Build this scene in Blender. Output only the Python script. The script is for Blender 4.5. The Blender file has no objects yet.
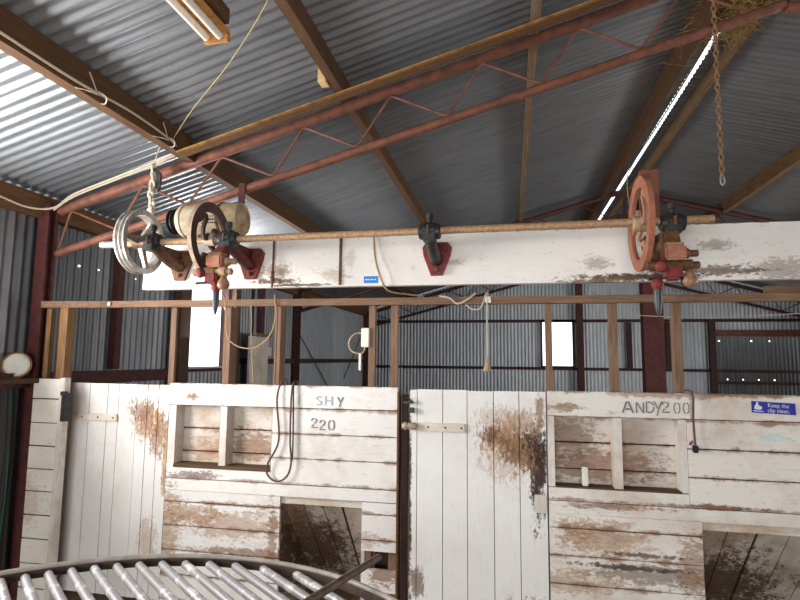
import bpy, bmesh, math, random
from mathutils import Vector, Matrix
random.seed(7)
C = bpy.context.scene.collection
EYE = 1.6          # eye height: shapes below are measured from eye level, the floor is 1.6 below it
PI = math.pi

# ------------------------------------------------------------------ materials
def newmat(name):
    m = bpy.data.materials.new(name); m.use_nodes = True
    nt = m.node_tree; b = nt.nodes['Principled BSDF']; b.inputs['Specular IOR Level'].default_value = .22
    return m, nt, b

class N:
    def __init__(s, nt): s.nt = nt
    def n(s, t, **k):
        d = s.nt.nodes.new(t)
        for a, v in k.items(): setattr(d, a, v)
        return d
    def link(s, a, b): s.nt.links.new(a, b)
    def pos(s, scale=(1, 1, 1)):
        g = s.n('ShaderNodeNewGeometry'); v = s.n('ShaderNodeVectorMath', operation='MULTIPLY')
        s.link(g.outputs['Position'], v.inputs[0]); v.inputs[1].default_value = scale
        return v.outputs[0]
    def noise(s, scale=(1, 1, 1), sc=5, det=4, rough=.6, dist=0):
        x = s.n('ShaderNodeTexNoise'); s.link(s.pos(scale), x.inputs['Vector'])
        x.inputs['Scale'].default_value = sc; x.inputs['Detail'].default_value = det
        x.inputs['Roughness'].default_value = rough; x.inputs['Distortion'].default_value = dist
        return x.outputs[0]
    def ramp(s, v, a, b, lo=0., hi=1.):
        r = s.n('ShaderNodeMapRange'); r.inputs[1].default_value = a; r.inputs[2].default_value = b
        r.inputs[3].default_value = lo; r.inputs[4].default_value = hi; s.link(v, r.inputs[0]); return r.outputs[0]
    def math(s, op, a, b):
        r = s.n('ShaderNodeMath', operation=op)
        for i, q in enumerate((a, b)):
            if isinstance(q, (int, float)): r.inputs[i].default_value = q
            else: s.link(q, r.inputs[i])
        return r.outputs[0]
    def mix(s, f, a, b, mode='MIX'):
        r = s.n('ShaderNodeMix', data_type='RGBA', blend_type=mode)
        if isinstance(f, (int, float)): r.inputs[0].default_value = f
        else: s.link(f, r.inputs[0])
        for i, q in ((6, a), (7, b)):
            if isinstance(q, tuple): r.inputs[i].default_value = (*q[:3], 1)
            else: s.link(q, r.inputs[i])
        return r.outputs[2]
    def island(s):
        return s.n('ShaderNodeNewGeometry').outputs['Random Per Island']
    def bump(s, b, h, st=.3, d=.01):
        r = s.n('ShaderNodeBump'); r.inputs['Strength'].default_value = st; r.inputs['Distance'].default_value = d
        s.link(h, r.inputs['Height']); s.link(r.outputs[0], b.inputs['Normal'])

def stretch(axis, k=14):
    return {'x': (1, k, k), 'y': (k, 1, k), 'z': (k, k, 1)}[axis]

def paint(name, axis, stains_shade=(), base=(.80, .775, .745), grime=.5, grimecol=(.42, .27, .17), wear=.5, seams=0.):
    """flaking white paint on sawn boards; stains = blots with their own outline, in the chutes also painted shade (x, z, rx, rz, amount, colour, breakup)"""
    m, nt, b = newmat(name); k = N(nt)
    c = k.mix(k.ramp(k.island(), 0, 1, 0, .12), base, (.60, .56, .51))
    big = k.noise((1, 1, 1), 3.2, 6, .65)
    fine = k.noise(stretch(axis, 7), 9, 5, .7)
    c = k.mix(k.math('MULTIPLY', k.ramp(big, .47, .72), grime), c, grimecol)
    c = k.mix(k.math('MULTIPLY', k.ramp(fine, .56, .80), grime), c, (.34, .22, .15))
    for (x, z, rx, rz, amt, col, br) in stains_shade:
        g = k.n('ShaderNodeNewGeometry')
        v = k.n('ShaderNodeVectorMath', operation='SUBTRACT'); k.link(g.outputs['Position'], v.inputs[0]); v.inputs[1].default_value = (x, 0, z + EYE)
        w = k.n('ShaderNodeVectorMath', operation='MULTIPLY'); k.link(v.outputs[0], w.inputs[0]); w.inputs[1].default_value = (1 / rx, 0, 1 / rz)
        L = k.n('ShaderNodeVectorMath', operation='LENGTH'); k.link(w.outputs[0], L.inputs[0])
        d = k.math('SUBTRACT', 1.0, L.outputs['Value'])
        n1 = k.noise(stretch(axis, 2.2), 13 * br, 6, .75)
        n3 = k.noise(stretch(axis, 1.6), 42, 4, .7)
        t = k.math('ADD', k.math('ADD', d, k.math('MULTIPLY', k.math('SUBTRACT', n1, .5), 2.4)), k.math('MULTIPLY', k.math('SUBTRACT', n3, .5), 1.5))
        cc = k.mix(k.ramp(k.noise(stretch(axis, 3), 19, 4, .7), .42, .62), col, tuple(q * .5 for q in col))
        c = k.mix(k.math('MULTIPLY', k.ramp(t, .22, .55), amt), c, cc)
    if seams:
        g = k.n('ShaderNodeNewGeometry'); sx = k.n('ShaderNodeSeparateXYZ'); k.link(g.outputs['Position'], sx.inputs[0])
        t = k.math('FRACT', k.math('MULTIPLY', k.math('ADD', sx.outputs['Z'], -EYE + .172 + 15.12), 1 / .1512), 0)
        d = k.math('MINIMUM', t, k.math('SUBTRACT', 1.0, t))
        n2 = k.noise((1, 1, 1), 7, 5, .7)
        e = k.math('SUBTRACT', k.math('MULTIPLY', k.math('SUBTRACT', n2, .36), .62), d)
        c = k.mix(k.math('MULTIPLY', k.ramp(e, .0, .10), seams), c, (.25, .115, .07))
    specks = k.noise(stretch(axis, 2.2), 24, 8, .8)
    c = k.mix(k.math('MULTIPLY', k.ramp(specks, .635, .69), wear), c, (.15, .08, .05))
    fine2 = k.noise(stretch(axis, 2.5), 17, 5, .75)
    c = k.mix(k.math('MULTIPLY', k.ramp(fine2, .60, .70), wear * .7), c, (.33, .19, .12))
    k.link(c, b.inputs['Base Color']); b.inputs['Roughness'].default_value = .62
    k.bump(b, fine, .35, .004)
    return m

def wood(name, c1, c2, axis, rough=.8, dark=(.06, .035, .02)):
    m, nt, b = newmat(name); k = N(nt)
    g = k.noise(stretch(axis, 16), 5, 5, .65, .4)
    c = k.mix(k.ramp(g, .35, .68), c1, c2)
    c = k.mix(k.ramp(k.island(), 0, 1, 0, .25), c, dark)
    bl = k.noise((1, 1, 1), 4.5, 4, .6)
    c = k.mix(k.ramp(bl, .58, .78, 0, .55), c, dark)
    k.link(c, b.inputs['Base Color']); b.inputs['Roughness'].default_value = rough
    k.bump(b, g, .4, .004)
    return m

def metal(name, c1, c2, met=.6, rough=.45, sc=14, spec=None, lo=.42, hi=.62):
    m, nt, b = newmat(name); k = N(nt)
    g = k.noise((1, 1, 1), sc, 5, .65)
    c = k.mix(k.ramp(g, lo, hi), c1, c2)
    k.link(c, b.inputs['Base Color']); b.inputs['Metallic'].default_value = met; b.inputs['Roughness'].default_value = rough
    k.bump(b, g, .25, .003)
    return m

def galv(name, c1, c2, axis, rust=.3, met=.75, rough=.42, holes=None):
    """corrugated iron; every sheet along 'axis' has its own tone"""
    m, nt, b = newmat(name); k = N(nt)
    sx = k.n('ShaderNodeSeparateXYZ'); g = k.n('ShaderNodeNewGeometry'); k.link(g.outputs['Position'], sx.inputs[0])
    fl = k.math('FLOOR', k.math('MULTIPLY', sx.outputs[axis], 1 / .762), 0)
    wn = k.n('ShaderNodeTexWhiteNoise', noise_dimensions='1D'); k.link(fl, wn.inputs['W'])
    c = k.mix(wn.outputs['Value'], c1, c2)
    st = k.noise({'X': (5, 1, 1), 'Y': (1, 5, .8)}[axis], 2.4, 5, .6)
    c = k.mix(k.ramp(st, .45, .75, 0, .5), c, tuple(q * .55 for q in c1))
    r = k.noise((1, 1, 1), 2.6, 6, .7)
    c = k.mix(k.ramp(r, .60, .75, 0, rust), c, (.22, .11, .06))
    sp = k.noise((1, 1, 1), 60, 2, .5)
    c = k.mix(k.ramp(sp, .68, .74, 0, .5), c, (.05, .05, .05))
    k.link(c, b.inputs['Base Color']); b.inputs['Metallic'].default_value = met; b.inputs['Roughness'].default_value = rough
    if holes:
        # nail holes punched through the sheet: real openings to the sky
        tot = None
        for (p, rad) in holes:
            v = k.n('ShaderNodeVectorMath', operation='DISTANCE'); k.link(g.outputs['Position'], v.inputs[0]); v.inputs[1].default_value = (p[0], p[1], p[2] + EYE)
            q = k.math('LESS_THAN', v.outputs['Value'], rad)
            tot = q if tot is None else k.math('MAXIMUM', tot, q)
        tr = k.n('ShaderNodeBsdfTransparent'); mx = k.n('ShaderNodeMixShader')
        k.link(tot, mx.inputs[0]); k.link(b.outputs[0], mx.inputs[1]); k.link(tr.outputs[0], mx.inputs[2])
        k.link(mx.outputs[0], nt.nodes['Material Output'].inputs['Surface'])
    return m

def plain(name, col, rough=.6, met=0.):
    m, nt, b = newmat(name); k = N(nt)
    g = k.noise((1, 1, 1), 22, 4, .6)
    c = k.mix(k.ramp(g, .45, .75, 0, .35), col, tuple(q * .55 for q in col))
    k.link(c, b.inputs['Base Color']); b.inputs['Roughness'].default_value = rough; b.inputs['Metallic'].default_value = met
    return m

RUST = (.20, .085, .035); BROWN = (.30, .15, .075); TAN = (.48, .29, .16); DARK = (.07, .035, .025)
M = {}
M['paint_left'] = paint('flaking_white_paint_left', 'x', [
    (-2.05, -1.0, .35, .10, .75, TAN, 1), (-1.72, -1.05, .45, .14, .6, TAN, 1), (-2.0, -.76, .22, .035, .8, (.22, .17, .14), 1),
    (-1.55, -1.21, .7, .035, .75, BROWN, 1), (-1.75, -.93, .5, .02, .7, BROWN, 1), (-1.46, -1.12, .05, .3, .7, BROWN, 1), (-2.18, -1.1, .12, .4, .7, TAN, 1),
    (-2.05, -.26, .07, .035, .9, BROWN, 1.6), (-.75, -1.28, .13, .10, .8, BROWN, 1), (-1.0, -1.08, .4, .06, .5, TAN, 1)], grime=.42, seams=.75)
M['paint_jamb'] = paint('stained_white_paint_jamb', 'z', [], base=(.70, .65, .60), grime=.75, wear=.6)
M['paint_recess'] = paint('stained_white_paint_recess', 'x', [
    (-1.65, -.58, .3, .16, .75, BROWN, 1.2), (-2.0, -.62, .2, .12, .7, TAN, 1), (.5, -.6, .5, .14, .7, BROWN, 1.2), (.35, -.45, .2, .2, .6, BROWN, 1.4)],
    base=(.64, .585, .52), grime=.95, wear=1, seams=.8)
M['paint_right'] = paint('flaking_white_paint_right', 'x', [
    (.29, -.265, .13, .04, .85, (.35, .25, .15), 1.2), (.5, -.98, .32, .14, .7, TAN, 1), (.75, -1.15, .5, .08, .75, (.25, .19, .14), 1.3),
    (.95, -1.1, .12, .25, .65, BROWN, 1), (1.12, -.775, .3, .02, .9, DARK, 1), (.55, -.80, .4, .03, .8, BROWN, 1), (.3, -1.22, .4, .09, .6, TAN, 1),
    (.62, -1.12, .42, .02, .9, (.07, .05, .045), 1.6), (.7, -1.05, .3, .018, .8, (.09, .06, .05), 1.8), (.35, -.95, .16, .1, .6, (.4, .2, .09), 1.2), (.88, -.185, .5, .03, .6, BROWN, 1), (1.3, -.18, .3, .02, .7, BROWN, 1)], base=(.76, .72, .66), grime=.5, grimecol=(.42, .27, .17), wear=.75, seams=.85)
M['paint_gate_left'] = paint('white_gate_paint_left', 'z', [
    (-2.36, -.44, .17, .17, .85, (.45, .24, .11), 1.3), (-2.28, -.5, .11, .22, .8, (.36, .18, .08), 1.2), (-2.42, -.36, .15, .12, .75, (.28, .14, .07), 1.8),
    (-2.23, -.72, .035, .25, .8, (.5, .28, .12), 1), (-2.33, -1.2, .1, .2, .5, TAN, 1), (-2.32, -.2, .3, .035, .5, TAN, 1)], grime=.18, wear=.22)
M['paint_gate_right'] = paint('white_gate_paint_right', 'z', [
    (-.02, -.46, .24, .16, .85, (.42, .22, .12), 1.6), (.06, -.52, .19, .17, .95, (.11, .04, .03), 1.4), (.15, -.66, .075, .36, .98, (.05, .022, .016), 1.0), (.13, -.50, .12, .13, .9, (.05, .022, .016), 1.8),
    (-.10, -.44, .10, .08, .9, (.17, .07, .045), 2.0), (.04, -.36, .2, .10, .6, (.5, .3, .18), 1.4), (-.605, -.9, .028, .9, .97, (.09, .05, .03), .8),
    (-.55, -1.3, .07, .12, .8, (.2, .1, .06), 1), (.12, -1.4, .12, .1, .8, RUST, 1.5), (-.02, -.56, .22, .22, .45, (.55, .33, .17), 1.5), (-.06, -.34, .22, .12, .35, (.5, .3, .18), 2.2), (.165, -.30, .035, .16, .75, BROWN, 1.2), (-.02, -1.42, .05, .12, .7, RUST, 1.5)],
    base=(.80, .785, .765), grime=.15, wear=.22)
M['paint_panel'] = paint('white_panel_paint', 'x', [(-3.15, -.95, .2, .25, .4, TAN, 1)], base=(.80, .75, .66), grime=.3)
M['paint_beam'] = paint('white_beam_paint', 'x', [
    (-1.33, .44, .2, .025, .95, (.20, .09, .045), 1.6), (-1.32, .50, .14, .06, .65, (.30, .15, .08), 2.2), (-1.2, .415, .25, .012, .9, (.10, .05, .03), 1.4), (-.98, .47, .12, .05, .45, TAN, 2), (-.88, .56, .05, .08, .35, (.5, .36, .26), 2.5),
    (-2.0, .43, .12, .03, .5, (.3, .15, .08), 2), (.62, .425, .42, .028, .95, (.11, .055, .03), 1.7), (.78, .48, .18, .07, .75, (.14, .065, .035), 2.6), (1.02, .45, .3, .035, .8, (.12, .06, .035), 2.2), (.45, .41, .3, .015, .9, (.22, .13, .05), 1.5),
    (-.30, .525, .10, .025, .5, (.35, .26, .2), 2), (1.3, .45, .2, .08, .5, (.14, .07, .04), 3.0), (.45, .50, .10, .05, .45, (.14, .07, .04), 3.0), (1.0, .58, .12, .04, .5, (.16, .08, .045), 3), (0.0, .69, 2.6, .010, .8, (.42, .25, .11), 1)], base=(.83, .79, .75), grime=.2, grimecol=(.50, .34, .24), wear=.6)
M['paint_weathered'] = paint('weathered_plank_paint', 'z', [], base=(.62, .57, .50), grime=.6)
M['strap'] = paint('tan_strap_paint', 'x', [], base=(.74, .67, .58), grime=.5)
M['chute_wood'] = paint('stained_and_shaded_chute_boards', 'y', [(-1.3, -1.25, .4, .42, .92, (.085, .042, .022), .5), (-1.35, -1.0, .14, .35, .8, (.22, .12, .06), .8), (1.15, -1.3, .5, .36, .92, (.085, .042, .022), .5), (1.1, -.98, .2, .15, .6, (.28, .18, .10), .8)], base=(.54, .48, .41), grime=.8, grimecol=(.20, .12, .07), wear=.8)  # low brown-black blots paint in the shade deep in the chutes; rest is grime
M['purlin'] = wood('brown_stained_purlin', (.125, .06, .024), (.06, .028, .014), 'y')
M['purlin_gold'] = wood('golden_brown_purlin', (.25, .145, .06), (.10, .05, .022), 'y')
M['purlin_pale'] = wood('pale_weathered_purlin', (.25, .17, .10), (.10, .06, .035), 'y')
M['eave'] = wood('eave_timber', (.20, .10, .045), (.10, .05, .025), 'y')
M['rail'] = wood('rail_timber', (.29, .175, .11), (.15, .08, .05), 'x')
M['stud'] = wood('stud_timber', (.29, .18, .12), (.15, .085, .055), 'z')
M['studgold'] = wood('golden_stud_timber', (.36, .20, .09), (.16, .08, .04), 'z')
M['jamb'] = wood('jamb_timber', (.62, .52, .42), (.42, .30, .20), 'z')
M['sill'] = wood('dirty_sill', (.15, .085, .045), (.07, .04, .025), 'x')
M['backing'] = wood('backing_timber', (.10, .055, .035), (.05, .03, .02), 'x')
M['floorwood'] = wood('floor_boards', (.30, .22, .15), (.20, .13, .08), 'y')
M['redsteel'] = metal('red_oxide_steel', (.22, .085, .055), (.12, .055, .038), .15, .6)
M['colred'] = metal('dull_red_column_steel', (.125, .038, .035), (.075, .03, .028), .15, .6)
M['colred2'] = metal('dull_red_plate_steel', (.22, .075, .05), (.14, .05, .035), .1, .6)
M['darksteel'] = metal('dark_red_steel', (.10, .035, .03), (.055, .028, .025), .15, .6)
M['girt'] = metal('dark_girt_steel', (.07, .035, .03), (.04, .025, .022), .2, .6)
M['angle'] = metal('dusty_gold_angle_steel', (.36, .19, .06), (.19, .09, .035), .1, .7)
M['pipe'] = metal('rusty_tan_shaft', (.44, .29, .17), (.30, .16, .08), .2, .6, 60)
M['pipebrown'] = metal('dull_brown_pipe', (.17, .12, .095), (.11, .07, .05), .2, .5, 40)
M['pulley'] = metal('worn_grey_pulley', (.52, .50, .46), (.30, .27, .23), .6, .38, 30)
M['wheel_dark'] = metal('dark_brown_iron', (.075, .045, .04), (.12, .065, .05), .2, .55, 25)
M['wheel_face'] = metal('dusty_cream_iron', (.45, .36, .26), (.30, .2, .13), .1, .7, 25)
M['wheel_red'] = metal('faded_red_oxide_iron', (.38, .145, .085), (.27, .10, .06), .05, .65, 20)
M['wheel_redd'] = metal('dusty_red_iron', (.40, .20, .12), (.36, .22, .15), .05, .7, 30)
M['castred'] = metal('red_cast_iron', (.24, .03, .03), (.10, .035, .03), .05, .55, 35)
M['castdarkred'] = metal('dark_red_cast_iron', (.16, .03, .025), (.07, .03, .025), .1, .5, 30)
M['castpink'] = metal('dusty_red_casting', (.40, .12, .075), (.36, .22, .14), .05, .7, 30)
M['castdust'] = metal('dust_caked_casting', (.42, .29, .18), (.28, .16, .09), .0, .8, 30)
M['castbrown'] = metal('greasy_brown_casting', (.16, .075, .035), (.08, .04, .02), .1, .55, 30)
M['castblack'] = metal('oily_black_casting', (.03, .032, .035), (.055, .045, .035), .3, .4, 30)
M['castteal'] = metal('oily_teal_casting', (.055, .075, .08), (.04, .04, .035), .3, .35, 30)
M['knob'] = metal('worn_wooden_knob', (.33, .18, .11), (.2, .1, .06), 0, .35, 40)
M['tube'] = plain('dark_grey_tube', (.06, .068, .075), .4, .3)
M['motor'] = metal('cream_motor_enamel', (.50, .44, .33), (.36, .26, .16), .05, .5, 12)
M['motor_end'] = metal('tan_motor_enamel', (.48, .36, .22), (.30, .20, .11), .05, .55, 14)
M['belt'] = plain('black_belt_rubber', (.016, .016, .018), .45)
M['chain'] = metal('rusty_chain', (.30, .18, .09), (.20, .11, .06), .2, .7, 60)
M['rope'] = plain('pale_rope', (.55, .48, .38), .9)
M['ropebrown'] = plain('brown_rope', (.40, .27, .14), .9)
M['string'] = plain('fine_yellow_twine', (.42, .32, .16), .9)
M['conduit'] = plain('dusty_white_conduit', (.58, .48, .35), .6)
M['whiteplastic'] = plain('aged_white_plastic', (.75, .72, .64), .5)
M['fitting'] = metal('rusted_orange_fitting', (.55, .27, .08), (.36, .16, .05), .1, .7, 25)
M['lamp'] = plain('dusty_unlit_tube', (.72, .65, .56), .35)
M['cablered'] = plain('dull_red_cable', (.13, .055, .055), .5)
M['black'] = plain('black_plastic', (.02, .02, .022), .5)
M['tablemetal'] = metal('worn_grey_painted_pipe', (.31, .29, .295), (.60, .57, .55), .1, .42, 16, lo=.56, hi=.62)
M['rim'] = metal('dark_rim', (.07, .05, .045), (.12, .08, .06), .2, .6, 12)
M['rimpale'] = metal('pale_worn_rim', (.50, .45, .40), (.36, .31, .27), .1, .5, 12)
M['blue'] = plain('blue_label', (.03, .25, .62), .5)
M['navy'] = plain('navy_sticker', (.035, .04, .30), .5)
M['stickerwhite'] = plain('sticker_white', (.70, .72, .82), .5)
M['ink'] = paint('worn_stencil_ink', 'x', [], base=(.15, .155, .175), grime=.5, wear=.2)
M['inkfaint'] = plain('faded_blue_ink', (.42, .46, .55), .7)
M['straw'] = plain('straw', (.30, .19, .07), .95)
M['yellow'] = plain('yellow_pine_block', (.62, .42, .20), .7)
M['greenrope'] = plain('green_rope', (.01, .12, .07), .8)
M['gap_shade'] = plain('dark_gap_shade', (.05, .045, .045), .95)  # near-black colour standing for shade in the far left gap
M['magenta'] = plain('magenta_mark', (.30, .03, .16), .7)
M['turq'] = plain('turquoise_mark', (.52, .68, .68), .7)
M['frame'] = plain('white_window_frame', (.55, .50, .47), .5)
HOLES = [((-3.3, 3.643, .697), .009), ((-3.3, 3.856, .70), .009), ((-3.3, 4.078, .701), .009), ((-3.3, 4.311, .692), .009),
         ((-3.3, 3.95, -.215), .014), ((-3.3, 4.35, -.215), .014), ((-3.3, 4.62, -.21), .016)]
M['roof'] = galv('roof_iron', (.235, .25, .27), (.31, .325, .345), 'Y', .25, .62, .42)
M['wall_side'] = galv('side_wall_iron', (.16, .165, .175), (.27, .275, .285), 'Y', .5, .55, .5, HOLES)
M['wall_side_lit'] = galv('side_wall_iron_lit', (.46, .48, .50), (.58, .60, .62), 'Y', .1, .35, .5)  # paler copy of the side wall: light from the right windows put into the colour
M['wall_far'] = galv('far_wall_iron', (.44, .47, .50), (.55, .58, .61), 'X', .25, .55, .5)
DH = [((x, 12.95, z), .017) for x, z in ((4.45, .70), (5.0, .70), (4.42, .45), (5.05, .45), (5.4, .45), (6.2, .43), (6.5, .43), (6.75, .43), (4.55, -.37), (4.85, -.37), (5.15, -.37), (5.45, -.37), (6.7, -.50))]
M['dooriron'] = galv('dark_door_iron', (.10, .10, .10), (.14, .14, .14), 'X', .5, .5, .55, DH)
M['glass'] = None

# ------------------------------------------------------------------ mesh builder (world coordinates, z from eye level)
class MB:
    def __init__(s): s.v = []; s.f = []; s.sm = []
    def add(s, vs, fs, smooth=False):
        o = len(s.v); s.v += [tuple(p) for p in vs]
        for f in fs: s.f.append([o + i for i in f]); s.sm.append(smooth)
        return s
    def hexa(s, p):   # 8 corners: bottom 4 ccw then top 4
        return s.add(p, [(0, 3, 2, 1), (4, 5, 6, 7), (0, 1, 5, 4), (1, 2, 6, 5), (2, 3, 7, 6), (3, 0, 4, 7)])
    def box(s, x0, x1, y0, y1, z0, z1, j=0):
        q = lambda: random.uniform(-j, j) if j else 0
        return s.hexa([(x0, y0, z0 + q()), (x1, y0, z0 + q()), (x1, y1, z0), (x0, y1, z0), (x0, y0, z1 + q()), (x1, y0, z1 + q()), (x1, y1, z1), (x0, y1, z1)])
    def bbox(s, x0, x1, y0, y1, z0, z1, b=.004):
        """box with chamfered edges"""
        bm = bmesh.new(); bmesh.ops.create_cube(bm, size=1)
        for v in bm.verts: v.co = Vector(((x0 + x1) / 2 + v.co.x * (x1 - x0), (y0 + y1) / 2 + v.co.y * (y1 - y0), (z0 + z1) / 2 + v.co.z * (z1 - z0)))
        bmesh.ops.bevel(bm, geom=bm.edges[:], offset=b, segments=2, affect='EDGES')
        bm.verts.index_update(); s.add([v.co[:] for v in bm.verts], [[v.index for v in f.verts] for f in bm.faces]); bm.free(); return s
    def bar(s, a, b, w, h, up=(0, 0, 1), w2=None, h2=None, n=1):
        a = Vector(a); b = Vector(b); d = (b - a).normalized(); r = d.cross(Vector(up)).normalized(); u = r.cross(d)
        w2 = w if w2 is None else w2; h2 = h if h2 is None else h2
        pts = []
        for p, ww, hh in ((a, w, h), (b, w2, h2)):
            pts += [p - r * ww / 2 - u * hh / 2, p + r * ww / 2 - u * hh / 2, p + r * ww / 2 + u * hh / 2, p - r * ww / 2 + u * hh / 2]
        return s.add(pts, [(0, 1, 2, 3), (7, 6, 5, 4), (0, 4, 5, 1), (1, 5, 6, 2), (2, 6, 7, 3), (3, 7, 4, 0)])
    def tube(s, pts, r, n=8, cap=True, closed=False):
        P = [Vector(p) for p in pts]; m = len(P); rs = r if isinstance(r, (list, tuple)) else [r] * m
        prev = None; rings = []
        for i in range(m):
            if closed: t = (P[(i + 1) % m] - P[i - 1]).normalized()
            else: t = (P[min(i + 1, m - 1)] - P[max(i - 1, 0)]).normalized()
            if prev is None:
                a = Vector((0, 0, 1)) if abs(t.z) < .9 else Vector((1, 0, 0)); u = t.cross(a).normalized()
            else:
                u = (prev - t * prev.dot(t)).normalized()
            prev = u; w = t.cross(u)
            rings.append([P[i] + (u * math.cos(2 * PI * k / n) + w * math.sin(2 * PI * k / n)) * rs[i] for k in range(n)])
        o = len(s.v)
        for g in rings: s.v += [tuple(p) for p in g]
        for i in range(m if closed else m - 1):
            j = (i + 1) % m
            for k in range(n):
                s.f.append([o + i * n + k, o + i * n + (k + 1) % n, o + j * n + (k + 1) % n, o + j * n + k]); s.sm.append(True)
        if cap and not closed:
            s.f.append([o + k for k in range(n)][::-1]); s.sm.append(False)
            s.f.append([o + (m - 1) * n + k for k in range(n)]); s.sm.append(False)
        return s
    def lathe(s, org, axis, prof, n=24, closed=False):
        """prof = [(radius, distance along axis)]"""
        o = Vector(org); t = Vector(axis).normalized(); a = Vector((0, 0, 1)) if abs(t.z) < .9 else Vector((1, 0, 0))
        u = t.cross(a).normalized(); w = t.cross(u); st = len(s.v)
        for (r, h) in prof:
            for k in range(n):
                s.v.append(tuple(o + t * h + (u * math.cos(2 * PI * k / n) + w * math.sin(2 * PI * k / n)) * max(r, 1e-4)))
        m = len(prof)
        for i in range(m if closed else m - 1):
            j = (i + 1) % m
            sharp = abs(prof[j][0] - prof[i][0]) < 1e-6 or abs(prof[j][1] - prof[i][1]) < 1e-6
            for k in range(n):
                s.f.append([st + i * n + k, st + j * n + k, st + j * n + (k + 1) % n, st + i * n + (k + 1) % n]); s.sm.append(True)
        if not closed:
            s.f.append([st + k for k in range(n)]); s.sm.append(False)
            s.f.append([st + (m - 1) * n + k for k in range(n)][::-1]); s.sm.append(False)
        return s
    def prism(s, poly, plane, d0, d1):
        """poly in 2D, plane 'xz' or 'yz' or 'xy', extruded between d0 and d1"""
        def P(a, b, d): return {'xz': (a, d, b), 'yz': (d, a, b), 'xy': (a, b, d)}[plane]
        n = len(poly); vs = [P(a, b, d0) for a, b in poly] + [P(a, b, d1) for a, b in poly]
        return s.add(vs, [list(range(n)), list(range(2 * n - 1, n - 1, -1))] + [(i, i + n, (i + 1) % n + n, (i + 1) % n) for i in range(n)])
    def build(s, name, mat, parent=None, origin=None):
        me = bpy.data.meshes.new(name)
        if parent is not None: org = Vector(parent['_o'])
        else: org = Vector(origin) if origin is not None else Vector((0, 0, -EYE))
        me.from_pydata([tuple(Vector(p) - org) for p in s.v], [], s.f)
        me.polygons.foreach_set('use_smooth', s.sm)
        bm = bmesh.new(); bm.from_mesh(me); bmesh.ops.recalc_face_normals(bm, faces=bm.faces[:]); bm.to_mesh(me); bm.free()
        if any(s.sm):
            try: me.set_sharp_from_angle(angle=math.radians(42))
            except Exception: pass
        me.materials.append(M[mat] if isinstance(mat, str) else mat)
        o = bpy.data.objects.new(name, me); C.objects.link(o); o['_o'] = tuple(org)
        if parent is not None:
            o.parent = parent; o.location = (0, 0, 0)
            # sub-parts share the parent's origin
        else: o.location = org + Vector((0, 0, EYE))
        return o

def thing(name, label, cat, org, group=None):
    o = bpy.data.objects.new(name, None); C.objects.link(o); o.empty_display_size = .1
    o['_o'] = tuple(org); o.location = Vector(org) + Vector((0, 0, EYE)); o['label'] = label; o['category'] = cat
    if group: o['group'] = group
    return o
def tag(o, label, cat, group=None):
    o['label'] = label; o['category'] = cat
    if group: o['group'] = group
    return o
def struct(o): o['kind'] = 'structure'; return o
def mkcopy(root, dloc):
    r = root.copy(); C.objects.link(r); r.location = root.location + Vector(dloc)
    for ch in list(root.children):
        c = ch.copy(); C.objects.link(c); c.parent = r
        for g in list(ch.children):
            d = g.copy(); C.objects.link(d); d.parent = c
    return r

def sm(pts, n=6):
    """Catmull-Rom smoothing of a path"""
    P = [Vector(p) for p in pts]; out = []
    for i in range(len(P) - 1):
        a = P[max(i - 1, 0)]; b = P[i]; c = P[i + 1]; d = P[min(i + 2, len(P) - 1)]
        for k in range(n):
            t = k / n
            out.append(.5 * ((2 * b) + (c - a) * t + (2 * a - 5 * b + 4 * c - d) * t * t + (3 * b - a - 3 * c + d) * t ** 3))
    out.append(P[-1]); return out

# ------------------------------------------------------------------ the shed shell
RIDGE = 1.6
def zr(x):  # underside of the roof
    return 1.214 + .285 * (x + 3.02) if x < RIDGE else 1.214 + .285 * (2 * RIDGE + 3.02 - x)
XL, XR, YB, YF = -3.3, 6.5, -3.6, 12.5
FL = -EYE
PITCH = .0762
def rib(t): return .0085 * math.cos(2 * PI * t / PITCH)

def roofside(x0, x1, name):
    b = MB(); n = int((YF + .3 - (YB - .3)) / PITCH * 8)
    xs = [x0 + (x1 - x0) * i / 5 for i in range(6)]
    ys = [YB - .3 + PITCH * k / 8 for k in range(n + 1)]
    vs = []
    for y in ys:
        lap = .004 if (y % .762) < .05 else 0
        for x in xs: vs.append((x, y, zr(min(x, RIDGE) if x1 <= RIDGE else max(x, RIDGE + 1e-6)) + .012 + rib(y) - lap))
    fs = []
    m = len(xs)
    for k in range(n):
        for i in range(m - 1): fs.append((k * m + i, k * m + i + 1, (k + 1) * m + i + 1, (k + 1) * m + i))
    b.add(vs, fs, True)
    return struct(b.build(name, 'roof'))
SLOT = .023
roofside(XL - .16, RIDGE - SLOT, 'ceiling')
roofside(RIDGE + SLOT, XR + .16, 'ceiling')
# ridge capping closes the front length of the ridge gap
b = MB()
for sx in (-1, 1):
    b.hexa([(RIDGE, YB - .3, zr(RIDGE) + .03), (RIDGE + sx * .2, YB - .3, zr(RIDGE + .2) + .03), (RIDGE + sx * .2, 4.1, zr(RIDGE + .2) + .03), (RIDGE, 4.1, zr(RIDGE) + .03),
            (RIDGE, YB - .3, zr(RIDGE) + .036), (RIDGE + sx * .2, YB - .3, zr(RIDGE + .2) + .036), (RIDGE + sx * .2, 4.1, zr(RIDGE + .2) + .036), (RIDGE, 4.1, zr(RIDGE) + .036)])
o = struct(b.build('trim_1', 'roof'))

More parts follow.
